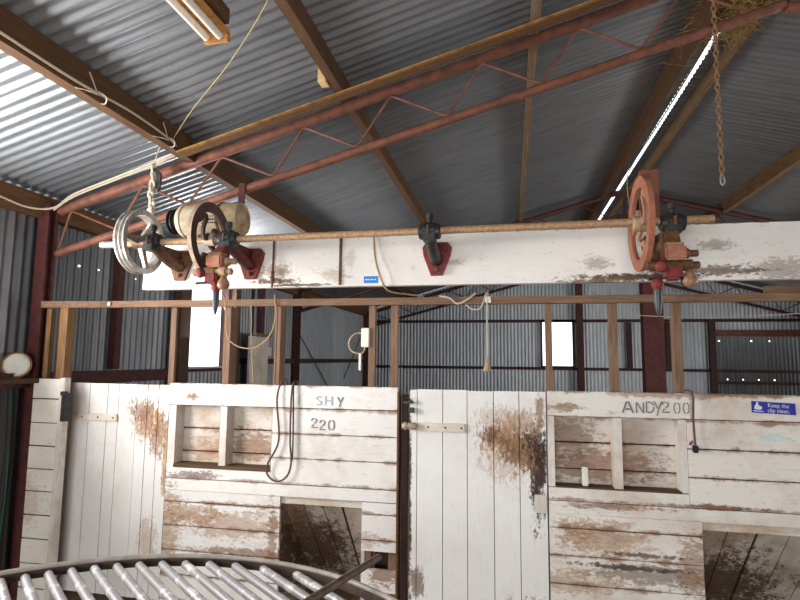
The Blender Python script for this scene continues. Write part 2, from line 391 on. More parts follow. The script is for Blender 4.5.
def cor_wall(name, mat, axis, c, u0, u1, v0, v1f, holes=(), amp=1):
    """vertical corrugated wall; axis 'x' = plane x=c running along y, 'y' = plane y=c running along x. v1f gives the top height; holes = (ua, ub, va, vb)"""
    b = MB(); cuts = sorted({u0, u1} | {h[0] for h in holes} | {h[1] for h in holes})
    def P(u, v):
        d = c + rib(u) * amp
        return (d, u, v) if axis == 'x' else (u, d, v)
    for a, e in zip(cuts, cuts[1:]):
        hs = sorted([h for h in holes if h[0] <= a + 1e-6 and h[1] >= e - 1e-6], key=lambda h: h[2])
        n = max(1, int(round((e - a) / PITCH * 8)))
        us = [a + (e - a) * k / n for k in range(n + 1)]
        lo = v0; spans = []
        for h in hs: spans.append((lo, h[2])); lo = h[3]
        spans.append((lo, None))
        for lo_, hi_ in spans:
            if hi_ is not None and hi_ - lo_ < .005: continue
            vs = []
            for u in us: vs += [P(u, lo_), P(u, v1f(u) if hi_ is None else hi_)]
            b.add(vs, [(2 * k, 2 * k + 2, 2 * k + 3, 2 * k + 1) for k in range(n)], True)
    return struct(b.build(name, mat))
W1 = (5.04, 5.82, -.11, .80)
WF = (1.0, 2.6, -.15, .85)
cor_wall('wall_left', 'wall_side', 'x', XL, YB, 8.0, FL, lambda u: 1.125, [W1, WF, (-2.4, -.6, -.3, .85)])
cor_wall('wall_left', 'wall_side_lit', 'x', XL, 8.0, YF, FL, lambda u: 1.125, [], .4)
WR = (6.0, 8.2, -.5, .8)
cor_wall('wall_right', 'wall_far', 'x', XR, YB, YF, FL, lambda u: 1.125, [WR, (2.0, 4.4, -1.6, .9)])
DF = (4.17, 6.45, FL, .52)
W2 = (.70, 1.33, -.12, .85)
cor_wall('wall_far', 'wall_far', 'y', YF, XL, XR, FL, lambda u: zr(u), [W2, DF])
cor_wall('wall_back', 'wall_far', 'y', YB, XL, XR, FL, lambda u: zr(u), [(-2.6, 1.6, FL, .95)])
# timber floor with narrow gaps between boards
b = MB(); x = XL
while x < XR:
    b.box(x, min(x + .135, XR), YB, YF, FL - .03, FL); x += .14
struct(b.build('floor', 'floorwood'))
b = MB(); b.box(XL - .3, XR + .3, YB - .3, YF + .3, FL - .2, FL - .05); struct(b.build('floor_base', 'backing'))

# windows: plain openings with a timber frame
def window_x(name, c, w, mat='girt', t=.045, sill=True):
    y0, y1, z0, z1 = w
    b = MB(); b.box(c, c + .08, y0 - t, y0, z0 - t, z1 + t); b.box(c, c + .08, y1, y1 + t, z0 - t, z1 + t)
    b.box(c, c + .08, y0, y1, z1, z1 + t); b.box(c, c + .08, y0, y1, z0 - t, z0)
    o = struct(b.build(name, mat))
    if sill: s_ = MB().box(c + .07, c + .095, y0, y1, z0 - .012, z0 + .008); s_.build('window_sill', 'frame', o)
    return o
window_x('window_1', XL + .005, W1)
window_x('window_3', XL + .005, WF)
b = MB(); x0, x1, z0, z1 = W2; t = .04
b.box(x0 - t, x0, YF - .08, YF - .01, z0 - t, z1 + t); b.box(x1, x1 + t, YF - .08, YF - .01, z0 - t, z1 + t); b.box(x0, x1, YF - .08, YF - .01, z1, z1 + t); b.box(x0, x1, YF - .08, YF - .01, z0 - t, z0)
struct(b.build('window_2', 'girt'))

# dark sliding door hung outside the far opening
d = thing('sliding_door', 'dark corrugated iron sliding door with pinholes of daylight in the far wall', 'door', (5.3, 12.95, FL))
b = MB(); n = int(2.9 / PITCH * 8); vs = []
for k in range(n + 1):
    u = 4.0 + k * PITCH / 8; vs += [(u, 12.95 + rib(u), FL), (u, 12.95 + rib(u), .80)]
b.add(vs, [(2 * k, 2 * k + 2, 2 * k + 3, 2 * k + 1) for k in range(n)], True); b.build('door_sheet', 'dooriron', d)
MB().box(4.0, 6.9, 12.88, 12.94, -.22, -.16).build('door_rail', 'girt', d)
MB().box(4.0, 6.9, 12.88, 12.94, -.47, -.41).build('door_rail', 'girt', d)
h = MB().bbox(4.12, 6.45, 12.36, 12.46, .52, .66, .006).build('steel_header', 'redsteel', origin=(4.12, 12.4, .52))
tag(h, 'rusty red steel header beam above the dark sliding door', 'beam')
for k, (xx, lab) in enumerate(((4.10, 'dark steel jamb post left of the sliding door'),)):
    tag(MB().box(xx - .06, xx + .06, 12.34, 12.46, FL, .88).build('door_post', 'girt', origin=(xx, 12.4, FL)), lab, 'post')

# girts
def girt(p0, p1, lab, w=.06, h=.06, mat='girt'):
    o = MB().bar(p0, p1, w, h).build('wall_girt', mat, origin=p0); tag(o, lab, 'girt')
yg = YF - .05
girt((XL, yg, .86), (XR, yg, .86), 'dark upper steel girt across the far corrugated wall')
girt((XL, yg, -.18), (4.04, yg, -.18), 'dark lower steel girt across the far wall beneath the small window')
girt((XL + .05, -3.4, -.17), (XL + .05, 4.78, -.17), 'dark red timber girt on left wall, before the large window', .07, .10, 'darksteel')
girt((XL + .05, 5.86, -.05), (XL + .05, 12.4, -.05), 'dark steel girt along left wall beyond the large window', .05, .07)
girt((XR - .05, YB, -.8), (XR - .05, 12.4, -.8), 'dark steel girt along the right wall')
for xx, z0, z1, lab in ((2.49, -.15, .82, 'first short dark stud on the far wall, left of the red centre column'), (3.26, -.15, .82, 'second short dark stud on the far wall, right of the red centre column')):
    tag(MB().box(xx - .05, xx + .05, 12.38, 12.47, z0, z1).build('wall_stud', 'girt', origin=(xx, 12.42, z0)), lab, 'stud')
tag(MB().box(1.42, 1.55, 12.3, 12.46, FL, 2.4).build('steel_column', 'darksteel', origin=(1.48, 12.4, FL)), 'slim dark red steel column beside the small far window', 'column')
tag(MB().box(XL + .01, XL + .07, 4.01, 4.08, -.11, 1.0).build('wall_stud', 'darksteel', origin=(XL + .04, 4.04, -.1)), 'narrow rusty upright on left wall, left of the bright window', 'stud')
for y0, y1, lab in ((4.80, 4.97, 'wide dark upright at the near side of the bright left window'), (5.88, 6.0, 'brown upright at the far side of the bright left window'), (6.55, 6.66, 'dark red upright behind the grey plank hatch')):
    tag(MB().box(XL + .09, XL + .15, y0, y1, FL, 1.0).build('wall_stud', 'darksteel' if 'red' in lab else 'backing', origin=(XL + .12, (y0 + y1) / 2, FL)), lab, 'stud')
# plank hatch leaning on left wall
t = thing('plank_hatch', 'grey weathered plank hatch standing against the left wall past the bright window', 'hatch', (-3.1, 6.4, FL))
b = MB()
for k in range(3): b.box(-3.12, -3.09, 6.16 + k * .17, 6.16 + k * .17 + .163, FL, .26)
b.build('boards', 'paint_weathered', t); MB().box(-3.085, -3.05, 6.14, 6.68, .02, .13).build('batten', 'paint_weathered', t)
MB().box(-3.12, -3.04, 6.2, 6.66, .265, .30).build('cap', 'stud', t)

# roof purlins
PL = [(-2.165, -2.10, .135, 'purlin', 'dark brown roof purlin nearest the left wall, with the white conduit tied along it'),
      (-1.07, -1.012, .10, 'purlin', 'brown roof purlin carrying the small yellow wooden block'),
      (.145, .195, .12, 'purlin_pale', 'pale weathered roof purlin in the middle of the left roof slope'),
      (1.28, 1.35, .165, 'purlin', 'dark brown roof purlin just left of the bright ridge gap'),
      (1.70, 1.745, .10, 'purlin_gold', 'light brown roof purlin just right of the bright ridge gap'),
      (2.845, 2.90, .15, 'purlin_gold', 'golden brown roof purlin on the right roof slope')]
for x0, x1, dp, mt, lab in PL:
    b = MB(); za = zr(x0); zb = zr(x1); zt = min(za, zb)
    b.hexa([(x0, YB, zt - dp), (x1, YB, zt - dp), (x1, YF - .02, zt - dp), (x0, YF - .02, zt - dp), (x0, YB, za), (x1, YB, zb), (x1, YF - .02, zb), (x0, YF - .02, za)])
    tag(b.build('roof_purlin', mt, origin=((x0 + x1) / 2, 4, zt - dp)), lab, 'purlin', 'purlins under the iron roof')
tag(MB().box(3.95, 4.02, YB, YF - .02, zr(4.0) - .15, zr(4.02)).build('roof_purlin', 'purlin', origin=(4, 4, 1.7)), 'brown roof purlin far down the right slope', 'purlin', 'purlins under the iron roof')
for xx, lab in ((XL + .01, 'brown eave beam along the top of the left wall'), (XR - .08, 'brown eave beam along the top of the right wall')):
    tag(MB().box(xx, xx + .07, YB, YF - .02, .97, 1.125).build('eave_beam', 'eave', origin=(xx + .03, 4, 1)), lab, 'beam')
b = MB().bbox(-1.125, -1.072, 2.98, 3.06, 1.66, 1.76, .004)
tag(b.build('timber_block', 'yellow', origin=(-1.08, 2.95, 1.66)), 'small yellow wooden block nailed to the side of a roof purlin', 'block')

# ------------------------------------------------------------------ trusses
def truss(Y, lab, cols, dy=0, left_post=True, mat='redsteel'):
    t = thing('roof_truss', lab, 'truss', (RIDGE, Y, 2.0))
    A = Vector((-3.18, Y, 1.04)); apex_t = Vector((RIDGE, Y, 2.382))
    A2 = Vector((-3.18, Y, .725)); apex_b = Vector((RIDGE - .04, Y, 2.035))
    mir = lambda p: Vector((2 * RIDGE - p[0], p[1], p[2]))
    MB().tube([A, apex_t], .036, 12).build('top_chord', mat, t); MB().tube([mir(A), apex_t], .036, 12).build('top_chord', mat, t)
    bl = MB().tube([A2, apex_b], .029, 12); bl.build('bottom_chord', mat, t)
    MB().tube([mir(A2), mir(apex_b)], .029, 12).build('bottom_chord', mat, t)
    MB().tube([apex_b + Vector((.01, 0, -.02)), mir(apex_b) + Vector((-.01, 0, -.02))], .03, 12).build('tie', mat, t)
    top = [-3.086, -2.512, -1.921, -1.332, -.74, -.154, .436, 1.03]
    bot = [-3.17, -2.70, -2.158, -1.54, -.962, -.375, .204, .785, 1.38]
    zt = lambda x: 1.04 + .2808 * (x + 3.18) - .03; zb = lambda x: .725 + .277 * (x + 3.18) + .025
    for side in (0, 1):
        pts = []
        for i in range(8):
            pts.append((bot[i], Y, zb(bot[i]))); pts.append((top[i], Y, zt(top[i])))
        pts.append((bot[8], Y, zb(bot[8])))
        if side: pts = [tuple(mir(p)) for p in pts]
        q = []
        for i, p in enumerate(pts):
            p = Vector(p)
            if 0 < i < len(pts) - 1:
                a = (Vector(pts[i - 1]) - p).normalized() * .025; c = (Vector(pts[i + 1]) - p).normalized() * .025
                q += [p + a, p + (a + c) * .25, p + c]
            else: q.append(p)
        MB().tube(q, .0085, 8).build('web_rod', mat, t)
    MB().tube([apex_b + Vector((.04, 0, -.03)), apex_t], .02, 10).build('king_rod', mat, t)
    return t
truss(3.3, 'red steel roof truss nearest the camera, above the white beam', None)
truss(7.97, 'second red steel roof truss, seen low behind the white beam', None, mat='darksteel')
truss(12.2, 'farthest red steel roof truss near the far wall', None, mat='darksteel')
def icol(name, x0, x1, y0, y1, z0, z1, mat, lab, web='x'):
    b = MB(); t = .012
    if web == 'x':   # flanges face y... web seen from front
        b.box(x0, x1, y0, y0 + t, z0, z1); b.box(x0, x1, y1 - t, y1, z0, z1); b.box((x0 + x1) / 2 - t / 2, (x0 + x1) / 2 + t / 2, y0 + t, y1 - t, z0, z1)
    else:
        b.box(x0, x0 + t, y0, y1, z0, z1); b.box(x1 - t, x1, y0, y1, z0, z1); b.box(x0 + t, x1 - t, (y0 + y1) / 2 - t / 2, (y0 + y1) / 2 + t / 2, z0, z1)
    return tag(b.build(name, mat, origin=((x0 + x1) / 2, (y0 + y1) / 2, z0)), lab, 'column')
icol('steel_column', -3.262, -3.175, 3.20, 3.285, FL, 1.07, 'colred', 'dark red steel column at the left wall carrying the nearest truss')
icol('steel_column', XL + .02, -3.185, 7.93, 8.01, FL, 1.05, 'darksteel', 'dark red steel column at the left wall under the second truss')
icol('steel_column', XL + .02, -3.12, 12.1, 12.28, FL, 1.05, 'darksteel', 'dark steel column at the left wall near the far corner')
icol('steel_column', 1.775, 2.03, 7.89, 8.09, FL, 2.30, 'colred', 'broad rusty red steel column standing behind the pens in the centre of the shed')
for Y, lab in ((3.3, 'red steel column at the right wall under the nearest truss'), (7.85, 'red steel column at the right wall under the second truss')):
    icol('steel_column', 6.31, 6.47, Y - .08, Y + .08, FL, 1.05, 'redsteel', lab)
# thin diagonal cross braces on left wall
for a, e, lab in (((XL + .03, 8.1, .42), (XL + .03, 9.6, -.5), 'thin dark brace rod slanting down the left wall, nearer one'), ((XL + .03, 10.6, -.4), (XL + .03, 12.0, .6), 'thin dark brace rod slanting up toward the far left corner')):
    tag(MB().tube([a, e], .009, 6).build('brace_rod', 'black', origin=a), lab, 'brace')

# gold-dusted angle iron under the purlins
b = MB(); a = Vector((-2.09, 3.06, 1.285)); e = Vector((1.26, 3.06, 2.215))
b.bar(a, e, .008, .040)
ab = b.build('angle_brace', 'purlin', origin=a); MB().bar(a + Vector((0, -.010, .022)), e + Vector((0, -.010, .022)), .034, .010).build('dusty_flange', 'angle', ab)
tag(ab, 'gold-dusted angle iron running up under the purlins beside the nearest truss', 'brace')

# ------------------------------------------------------------------ partition and pens
WY = 3.3; TH = .022
SE = [-.172, -.316, -.474, -.625, -.785, -.932, -1.08, -1.232, -1.38, -1.53, FL]
def boards(b, x0, x1, zs, y=WY, gap=.0045, j=.0015, th=TH):
    for a, c in zip(zs, zs[1:]):
        dy = random.uniform(-.0015, .0015)
        b.box(x0, x1, y + dy, y + th + dy, c + gap / 2 + .001, a - gap / 2, j)
def clipb(b, rects, holes):
    pass
# left partition
t = thing('timber_partition', 'white horizontal board partition stencilled 220, with a double recess and a chute opening', 'partition', (-1.45, WY, FL))
b = MB()
boards(b, -2.217, -.676, SE[0:2])                                   # header board
boards(b, -1.485, -.676, SE[1:5])
boards(b, -2.217, -1.487, [-.693, -.785])
boards(b, -2.217, -.676, [-.785, -.861])
boards(b, -2.217, -1.416, [-.861 + .004, -.932]); boards(b, -2.217, -1.416, SE[5:])
boards(b, -.888, -.676, [-.861, -.932]); boards(b, -.888, -.676, SE[5:7] + [-1.145]); boards(b, -.888, -.676, [-1.243, -1.377]); boards(b, -.888, -.676, [-1.45, FL])
b.build('boards', 'paint_left', t)
b = MB(); boards(b, -2.28, -1.44, SE[1:5] + [-.80], WY + .10, .006); b.build('recess_back', 'paint_recess', t)
for x0, x1 in ((-2.217, -2.165), (-1.847, -1.800)):
    MB().box(x0, x1, WY + .002, WY + .098, -.70, -.318).build('jamb', 'paint_jamb', t)
MB().box(-1.486, -1.44, WY + TH + .002, WY + .098, -.70, -.318).build('jamb', 'paint_jamb', t)
MB().box(-2.165, -1.487, WY - .004, WY + .098, -.715, -.693).build('sill', 'sill', t)
b = MB(); b.box(-1.435, -.68, WY + .025, WY + .04, -.855, -.18); b.box(-2.2, -1.42, WY + .025, WY + .04, FL, -.80); b.box(-2.2, -1.49, WY + .108 + TH, WY + .118 + TH, -.8, -.18)
b.build('backing', 'backing', t)
b = MB(); b.box(-.886, -.835, WY + .026, WY + .09, FL, -.87); b.box(-.725, -.678, WY + .026, WY + .09, FL, -.87); b.build('chute_stud', 'stud', t)
MB().box(-.835, -.725, WY + .12, WY + .13, FL, -.87).build('chute_backing', 'backing', t)

def chute(t, x0, x1, ztop, zk, slant=0.):
    """boards sloping down and away behind the opening"""
    b = MB(); s = 1.19; n = max(1, round((x1 - x0) / .145)); w = (x1 - x0) / n
    L = (ztop - FL) / s
    for k in range(n):
        a = x0 + k * w; g = .006 if k != zk else .016; e = a + w - g; y0 = WY + .05; y1 = y0 + L
        b.hexa([(a, y0, ztop - .02), (e, y0, ztop - .02), (e, y1, FL), (a, y1, FL), (a, y0, ztop), (e, y0, ztop), (e, y1 + .02, FL), (a, y1 + .02, FL)])
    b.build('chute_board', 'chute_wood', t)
    b = MB(); b.box(x0, x1, WY + .024, WY + .05, ztop - .03, ztop + .06); b.build('chute_lintel', 'paint_recess', t)
    MB().hexa([(x0, WY + .075, ztop), (x1, WY + .075, ztop), (x1, WY + .075 + L, FL), (x0, WY + .075 + L, FL),
               (x0, WY + .09, ztop), (x1, WY + .09, ztop), (x1, WY + .09 + L, FL), (x0, WY + .09 + L, FL)]).build('chute_backing', 'backing', t)
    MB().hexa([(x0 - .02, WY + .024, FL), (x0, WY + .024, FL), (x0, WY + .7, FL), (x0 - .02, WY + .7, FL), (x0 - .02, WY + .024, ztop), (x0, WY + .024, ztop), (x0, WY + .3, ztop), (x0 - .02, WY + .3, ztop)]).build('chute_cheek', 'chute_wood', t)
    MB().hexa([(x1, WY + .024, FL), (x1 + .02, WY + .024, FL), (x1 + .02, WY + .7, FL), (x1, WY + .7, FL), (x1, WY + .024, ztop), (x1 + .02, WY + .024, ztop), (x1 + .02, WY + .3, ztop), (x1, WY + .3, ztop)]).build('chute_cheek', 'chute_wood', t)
chute(t, -1.416, -.895, -.875, 2)

def text_mesh(s, x, z, h, y, spacing=1.0, wid=1.0):
    cu = bpy.data.curves.new('txt', 'FONT'); cu.body = s; cu.size = 1; cu.extrude = 0; cu.space_character = spacing
    o = bpy.data.objects.new('txt', cu); C.objects.link(o); dg = bpy.context.evaluated_depsgraph_get(); dg.update()
    me = bpy.data.meshes.new_from_object(o.evaluated_get(dg)); bpy.data.objects.remove(o)
    H = max(v.co.y for v in me.vertices) or .7
    k = h / H; b = MB(); vs = [(x + v.co.x * k * wid, y, z + v.co.y * k) for v in me.vertices]
    n = len(vs); fs = [list(p.vertices) for p in me.polygons]
    b.add(vs, fs)
    return b
def stencil(name, items, mat, parent, y, slits=True):
    b = MB()
    for (ch, x, z, h, w) in items:
        q = text_mesh(ch, x, z, h, y - .0012, 1, w); b.add(q.v, q.f)
    return b.build(name, mat, parent)
def seg(items):
    """stencilled strokes: list of polylines of (x, z)"""
    b = MB()
    for pl, w in items:
        for a, c in zip(pl, pl[1:]):
            d = Vector((c[0] - a[0], c[1] - a[1])); d.normalize(); n = Vector((-d.y, d.x)) * w / 2
            b.add([(a[0] - n.x, 0, a[1] - n.y), (c[0] - n.x, 0, c[1] - n.y), (c[0] + n.x, 0, c[1] + n.y), (a[0] + n.x, 0, a[1] + n.y)], [(0, 1, 2, 3)])
    return b
STROKES = {  # stencil glyphs on a 1 x 1.45 cell, broken where a stencil bridges
 '2': [[(.05, 1.05), (.15, 1.35), (.42, 1.45)], [(.58, 1.42), (.8, 1.2), (.75, .95), (.45, .62)], [(.36, .52), (.1, .2)], [(.05, .03), (.95, .03)]],
 '0': [[(.38, 1.45), (.12, 1.15), (.08, .7), (.14, .25), (.38, 0)], [(.62, 1.45), (.88, 1.15), (.92, .7), (.86, .25), (.62, 0)]],
 'A': [[(.02, 0), (.42, 1.40)], [(.56, 1.40), (.98, 0)], [(.28, .45), (.72, .45)]],
 'N': [[(.1, 0), (.1, 1.45)], [(.2, 1.35), (.8, .12)], [(.9, 0), (.9, 1.45)]],
 'D': [[(.1, 0), (.1, 1.45)], [(.22, 1.42), (.7, 1.3), (.9, .95)], [(.9, .75), (.85, .3), (.6, .05), (.22, .03)]],
 'Y': [[(.03, 1.45), (.42, .75)], [(.95, 1.45), (.5, .6), (.35, 0)]],
 'S': [[(.85, 1.2), (.6, 1.42), (.25, 1.35), (.1, 1.05), (.3, .85)], [(.45, .75), (.85, .5), (.8, .15), (.45, 0), (.1, .2)]],
 'H': [[(.1, 0), (.1, 1.45)], [(.2, .72), (.8, .72)], [(.9, 0), (.9, 1.45)]],
 'I': [[(.5, 0), (.5, 1.45)]], '/': [[(.4, 1.1), (.75, .5)]]}
def lettering(name, items, y, mat, parent, bold=.16):
    b = MB()
    for ch, x, z, w, h in items:
        q = seg([([(x + p[0] * w, z + p[1] / 1.45 * h) for p in pl], bold * w) for pl in STROKES[ch]])
        b.add([(v[0], y, v[2]) for v in q.v], q.f)
    return b.build(name, mat, parent)
yt = WY - .0045
lettering('stencil_number', [('2', -1.224, -.432, .044, .058), ('2', -1.170, -.443, .044, .058), ('0', -1.114, -.443, .044, .060)], yt, 'ink', t)
lettering('stencil_name', [('Y', -1.056, -.300, .040, .060)], yt, 'ink', t, .2)
lettering('faded_stencil_letters', [('I', -1.33, -.29, .045, .055), ('S', -1.196, -.292, .042, .055), ('H', -1.139, -.292, .052, .055)], yt, 'inkfaint', t, .16)

# right partition
t = thing('timber_partition', 'white horizontal board partition stencilled ANDY 200, with a double recess and a navy sticker', 'partition', (1.2, WY, FL))
XE = 3.4
b = MB()
boards(b, .205, .965, SE[0:2]); boards(b, .968, XE, SE[0:2], j=.001)
boards(b, .942, XE, SE[1:5])
boards(b, .205, .94, [-.712, -.785])
boards(b, .205, XE, [-.785, -.857])
boards(b, .205, .996, [-.857 + .004, -.932]); boards(b, .205, .996, SE[5:])
boards(b, 1.75, XE, [-.857, -.932]); boards(b, 1.75, XE, SE[5:])
b.build('boards', 'paint_right', t)
b = MB(); boards(b, .17, 1.0, SE[1:5] + [-.80], WY + .10, .007); b.build('recess_back', 'paint_recess', t)
for x0, x1 in ((.205, .242), (.561, .606), (.906, .94)):
    MB().box(x0, x1, WY + .002, WY + .098, -.71, -.318).build('jamb', 'paint_jamb', t)
MB().box(.242, .906, WY + .0, WY + .098, -.735, -.706).build('sill', 'sill', t)
b = MB(); b.box(.95, XE, WY + .025, WY + .04, -.855, -.18); b.box(.21, 1.0, WY + .025, WY + .04, FL, -.80); b.box(.21, .95, WY + .108 + TH, WY + .118 + TH, -.8, -.18); b.box(1.75, XE, WY + .025, WY + .04, FL, -.80)
b.build('backing', 'backing', t)
chute(t, .996, 1.75, -.872, 1)
lettering('stencil_lettering', [('A', .612, -.288, .058, .066), ('N', .682, -.288, .046, .060), ('D', .735, -.284, .046, .060), ('Y', .778, -.300, .044, .080), ('2', .818, -.280, .044, .056), ('0', .878, -.284, .036, .058), ('0', .926, -.284, .034, .060)], yt, 'ink', t, .17)
MB().add([(.95, yt, -.44), (.968, yt, -.425), (.972, yt, -.43), (.962, yt, -.452), (.948, yt, -.452)], [(0, 1, 2, 3, 4)]).build('magenta_mark', 'magenta', t)
b = MB(); 
for q in ((1.33, -.40, .04), (1.37, -.385, .05), (1.42, -.40, .035), (1.36, -.412, .03)): b.add([(q[0] - q[2], yt, q[1] - .004), (q[0] + q[2] * .4, yt, q[1] - .007), (q[0] + q[2], yt, q[1] + .003), (q[0] - .3 * q[2], yt, q[1] + .009)], [(0, 1, 2, 3)])
b.build('turquoise_mark', 'turq', t)
# sticker
st = thing('navy_sticker', 'navy rectangular sticker with a white sheep, reading Keep the clip clean.', 'sticker', (1.37, WY - .004, -.245))
MB().hexa([(1.268, WY - .006, -.268), (1.479, WY - .006, -.277), (1.479, WY - .003, -.277), (1.268, WY - .003, -.268), (1.268, WY - .006, -.207), (1.478, WY - .006, -.216), (1.478, WY - .003, -.216), (1.268, WY - .003, -.207)]).build('sheet', 'navy', st)
ys = WY - .0072
b = text_mesh('Keep the', 1.345, -.2365, .0205, ys, 1, .92); b.v = [(v[0], v[1], v[2] - (v[0] - 1.334) * .04) for v in b.v]; q = text_mesh('clip clean.', 1.343, -.2635, .0205, ys, 1, .90); b.add([(v[0], v[1], v[2] - (v[0] - 1.334) * .04) for v in q.v], q.f)
b.build('lettering', 'stickerwhite', st)
b = MB(); b.add([(x_, ys, z_) for x_, z_ in ((1.279, -.247), (1.283, -.232), (1.288, -.226), (1.291, -.213), (1.297, -.211), (1.301, -.218), (1.299, -.225), (1.306, -.231), (1.317, -.236), (1.318, -.247), (1.310, -.252), (1.288, -.251))], [tuple(range(12))])
b.add([(1.275, ys, -.256), (1.325, ys, -.259), (1.325, ys, -.263), (1.275, ys, -.261)], [(0, 1, 2, 3)]); b.build('sheep_emblem', 'stickerwhite', st)
# little block on the right recess sill
tag(MB().bbox(.392, .424, WY + .02, WY + .06, -.704, -.60, .004).build('paint_block', 'whiteplastic', origin=(.408, WY + .04, -.704)), 'small white block standing in the left recess under the ANDY lettering', 'block')

# narrow panel beside the column, pushed toward the camera along the line of sight
t = thing('boarded_bay', 'narrow cream bay of stacked boards between the red column and the left gate', 'panel', (-3.05, 3.17, FL))
b = MB(); boards(b, -3.14, -2.937, [-.153, -.29, -.446, -.596, -.744, -.886, -1.036, -1.185, -1.338, -1.49, FL], 3.155, .007); b.build('boards', 'paint_panel', t)
MB().box(-3.15, -2.965, 3.179, 3.19, FL, -.165).build('backing', 'backing', t)
MB().bbox(-2.933, -2.893, 3.145, 3.20, FL, -.148, .004).build('post', 'paint_jamb', t)

# gates
def gate(lab, xs, top, mat, strap, latch, name='pen_gate'):
    t = thing(name, lab, 'gate', ((xs[0] + xs[-1]) / 2, WY, FL))
    b = MB()
    for i, (a, c) in enumerate(zip(xs, xs[1:])):
        dz = random.uniform(-.003, .003); dy = random.uniform(-.0015, .0015)
        b.box(a + .002, c - .002, WY + .004 + dy, WY + .024 + dy, FL + .05, top + dz, .001)
    b.build('boards', mat, t)
    for z in (-.42, -1.3): MB().box(xs[0] + .02, xs[-1] - .02, WY + .028, WY + .045, z - .05, z + .05).build('ledge', 'backing', t)
    MB().box(xs[0] + .005, xs[-1] - .005, WY + .0265, WY + .028, FL + .06, top - .01).build('seam_backing', 'backing', t)
    x0, x1, z0, z1 = strap
    s = MB().bbox(x0, x1, WY - .014, WY + .001, z0, z1, .003).build('strap_board', 'strap', t)
    for q in (.25, .6, .93): MB().lathe((x0 + (x1 - x0) * q, WY - .014, (z0 + z1) / 2), (0, -1, 0), [(.006, 0), (.006, .002), (.002, .004)], 8).build('nail', 'castblack', s)
    return t
t0 = t
g = gate('white vertical board pen gate beside the left column, brown stain at its upper right', [-2.985, -2.83, -2.69, -2.605, -2.465, -2.385, -2.303, -2.222], -.188, 'paint_gate_left', (-2.955, -2.60, -.436, -.39), None)
b = MB().bbox(-2.905, -2.855, 3.125, 3.143, -.262, -.235, .003).bbox(-2.89, -2.865, 3.12, 3.20, -.43, -.25, .004); b.build('latch', 'castblack', t0)
g = gate('white vertical board pen gate in the middle with a dark flaked patch', [-.602, -.555, -.40, -.255, -.101, .046, .198], -.183, 'paint_gate_right', (-.557, -.267, -.428, -.378), None)
b = MB().bbox(-.640, -.575, WY - .030, WY - .008, -.268, -.252, .003).bbox(-.604, -.570, WY - .03, WY - .002, -.322, -.290, .003); b.tube([(-.66, WY - .02, -.258), (-.655, WY - .03, -.235), (-.60, WY - .03, -.235), (-.585, WY - .02, -.25)], .004, 6); b.build('latch', 'castblack', g)
b = MB().lathe((-.61, WY - .03, -.398), (1, 0, 0), [(.012, -.03), (.022, -.02), (.024, -.005), (.017, .005), (.02, .02), (.021, .05), (.012, .062)], 14); b.build('hinge_knuckle', 'wheel_face', g)
b = MB().bbox(.125, .193, WY - .006, WY + .003, -.86, -.76, .003); b.build('patch_plate', 'paint_weathered', g)
# gate posts in the gap
tag(MB().box(-.6735, -.663, WY - .02, WY + .06, FL, -.20).build('gate_post', 'castbrown', origin=(-.66, WY, FL)), 'narrow rusty steel post between the 220 partition and the middle gate', 'post')
tag(MB().box(-.655, -.622, WY + .03, WY + .09, FL, -.22).build('gate_post', 'girt', origin=(-.63, WY, FL)), 'dark post set back in the gap beside the middle gate', 'post')

# top rail and its studs
b = MB(); b.bar((-2.74, WY + .03, .357), (3.4, WY + .03, .354), .045, .044)
tag(b.build('timber_rail', 'rail', origin=(-2.74, WY + .03, .35)), 'long brown timber rail running level across the pen front', 'rail')
b = MB(); b.bar((-3.125, 3.155, .343), (-2.745, WY + .03, .357), .045, .044)  # left end of the rail slanted toward the camera, ahead of the column
tag(b.build('timber_rail', 'rail', origin=(-3.125, 3.155, .34)), 'short left end piece of the rail, bent toward camera in front of the red column', 'rail')
tag(MB().bbox(1.40, 3.4, WY + .056, WY + .10, .375, .425, .003).build('timber_rail', 'rail', origin=(1.4, WY + .07, .38)), 'short timber lying on the right end of the long rail', 'rail')
for i, (x0, x1, y0, y1, lab) in enumerate((
    (-2.275, -2.235, 3.354, 3.375, 'brown stud left of the bright window, above the left gate corner'),
    (-1.878, -1.83, 3.354, 3.45, 'brown stud at the right edge of the bright window'),
    (-1.512, -1.473, 3.354, 3.44, 'brown stud above the black hanging cable'),
    (-.877, -.836, 3.354, 3.40, 'brown stud carrying the white electrical box'),
    (-.735, -.689, 3.354, 3.39, 'brown stud at the right end of the 220 partition'),
    (.205, .244, 3.354, 3.39, 'narrow brown stud in front of the small far window'),
    (.565, .612, 3.354, 3.40, 'pale brown stud left of the broad red centre column'),
    (.915, .955, 3.354, 3.43, 'pale brown stud right of the broad red centre column'))):
    tag(MB().box(x0, x1, y0, y1, FL, .335 if i != 9 else .3).build('timber_stud', 'stud', origin=((x0 + x1) / 2, y0, FL)), lab, 'stud', 'studs between the pens and the rail')
tag(MB().box(-3.022, -2.962, 3.203, 3.275, FL, .325).build('timber_stud', 'studgold', origin=(-2.97, 3.25, FL)), 'thick golden brown stud at the left end of the rail', 'stud', 'studs between the pens and the rail')  # this and next two studs pushed toward the camera along sight lines
tag(MB().box(-3.125, -3.09, 3.20, 3.23, FL, .32).build('timber_stud', 'studgold', origin=(-3.11, 3.2, FL)), 'thin brown stud hard against the red column', 'stud', 'studs between the pens and the rail')
tag(MB().box(-3.085, -3.025, 3.25, 3.28, FL, .32).build('timber_stud', 'backing', origin=(-3.05, 3.26, FL)), 'dark brown board between the two studs at the red column', 'stud', 'studs between the pens and the rail')

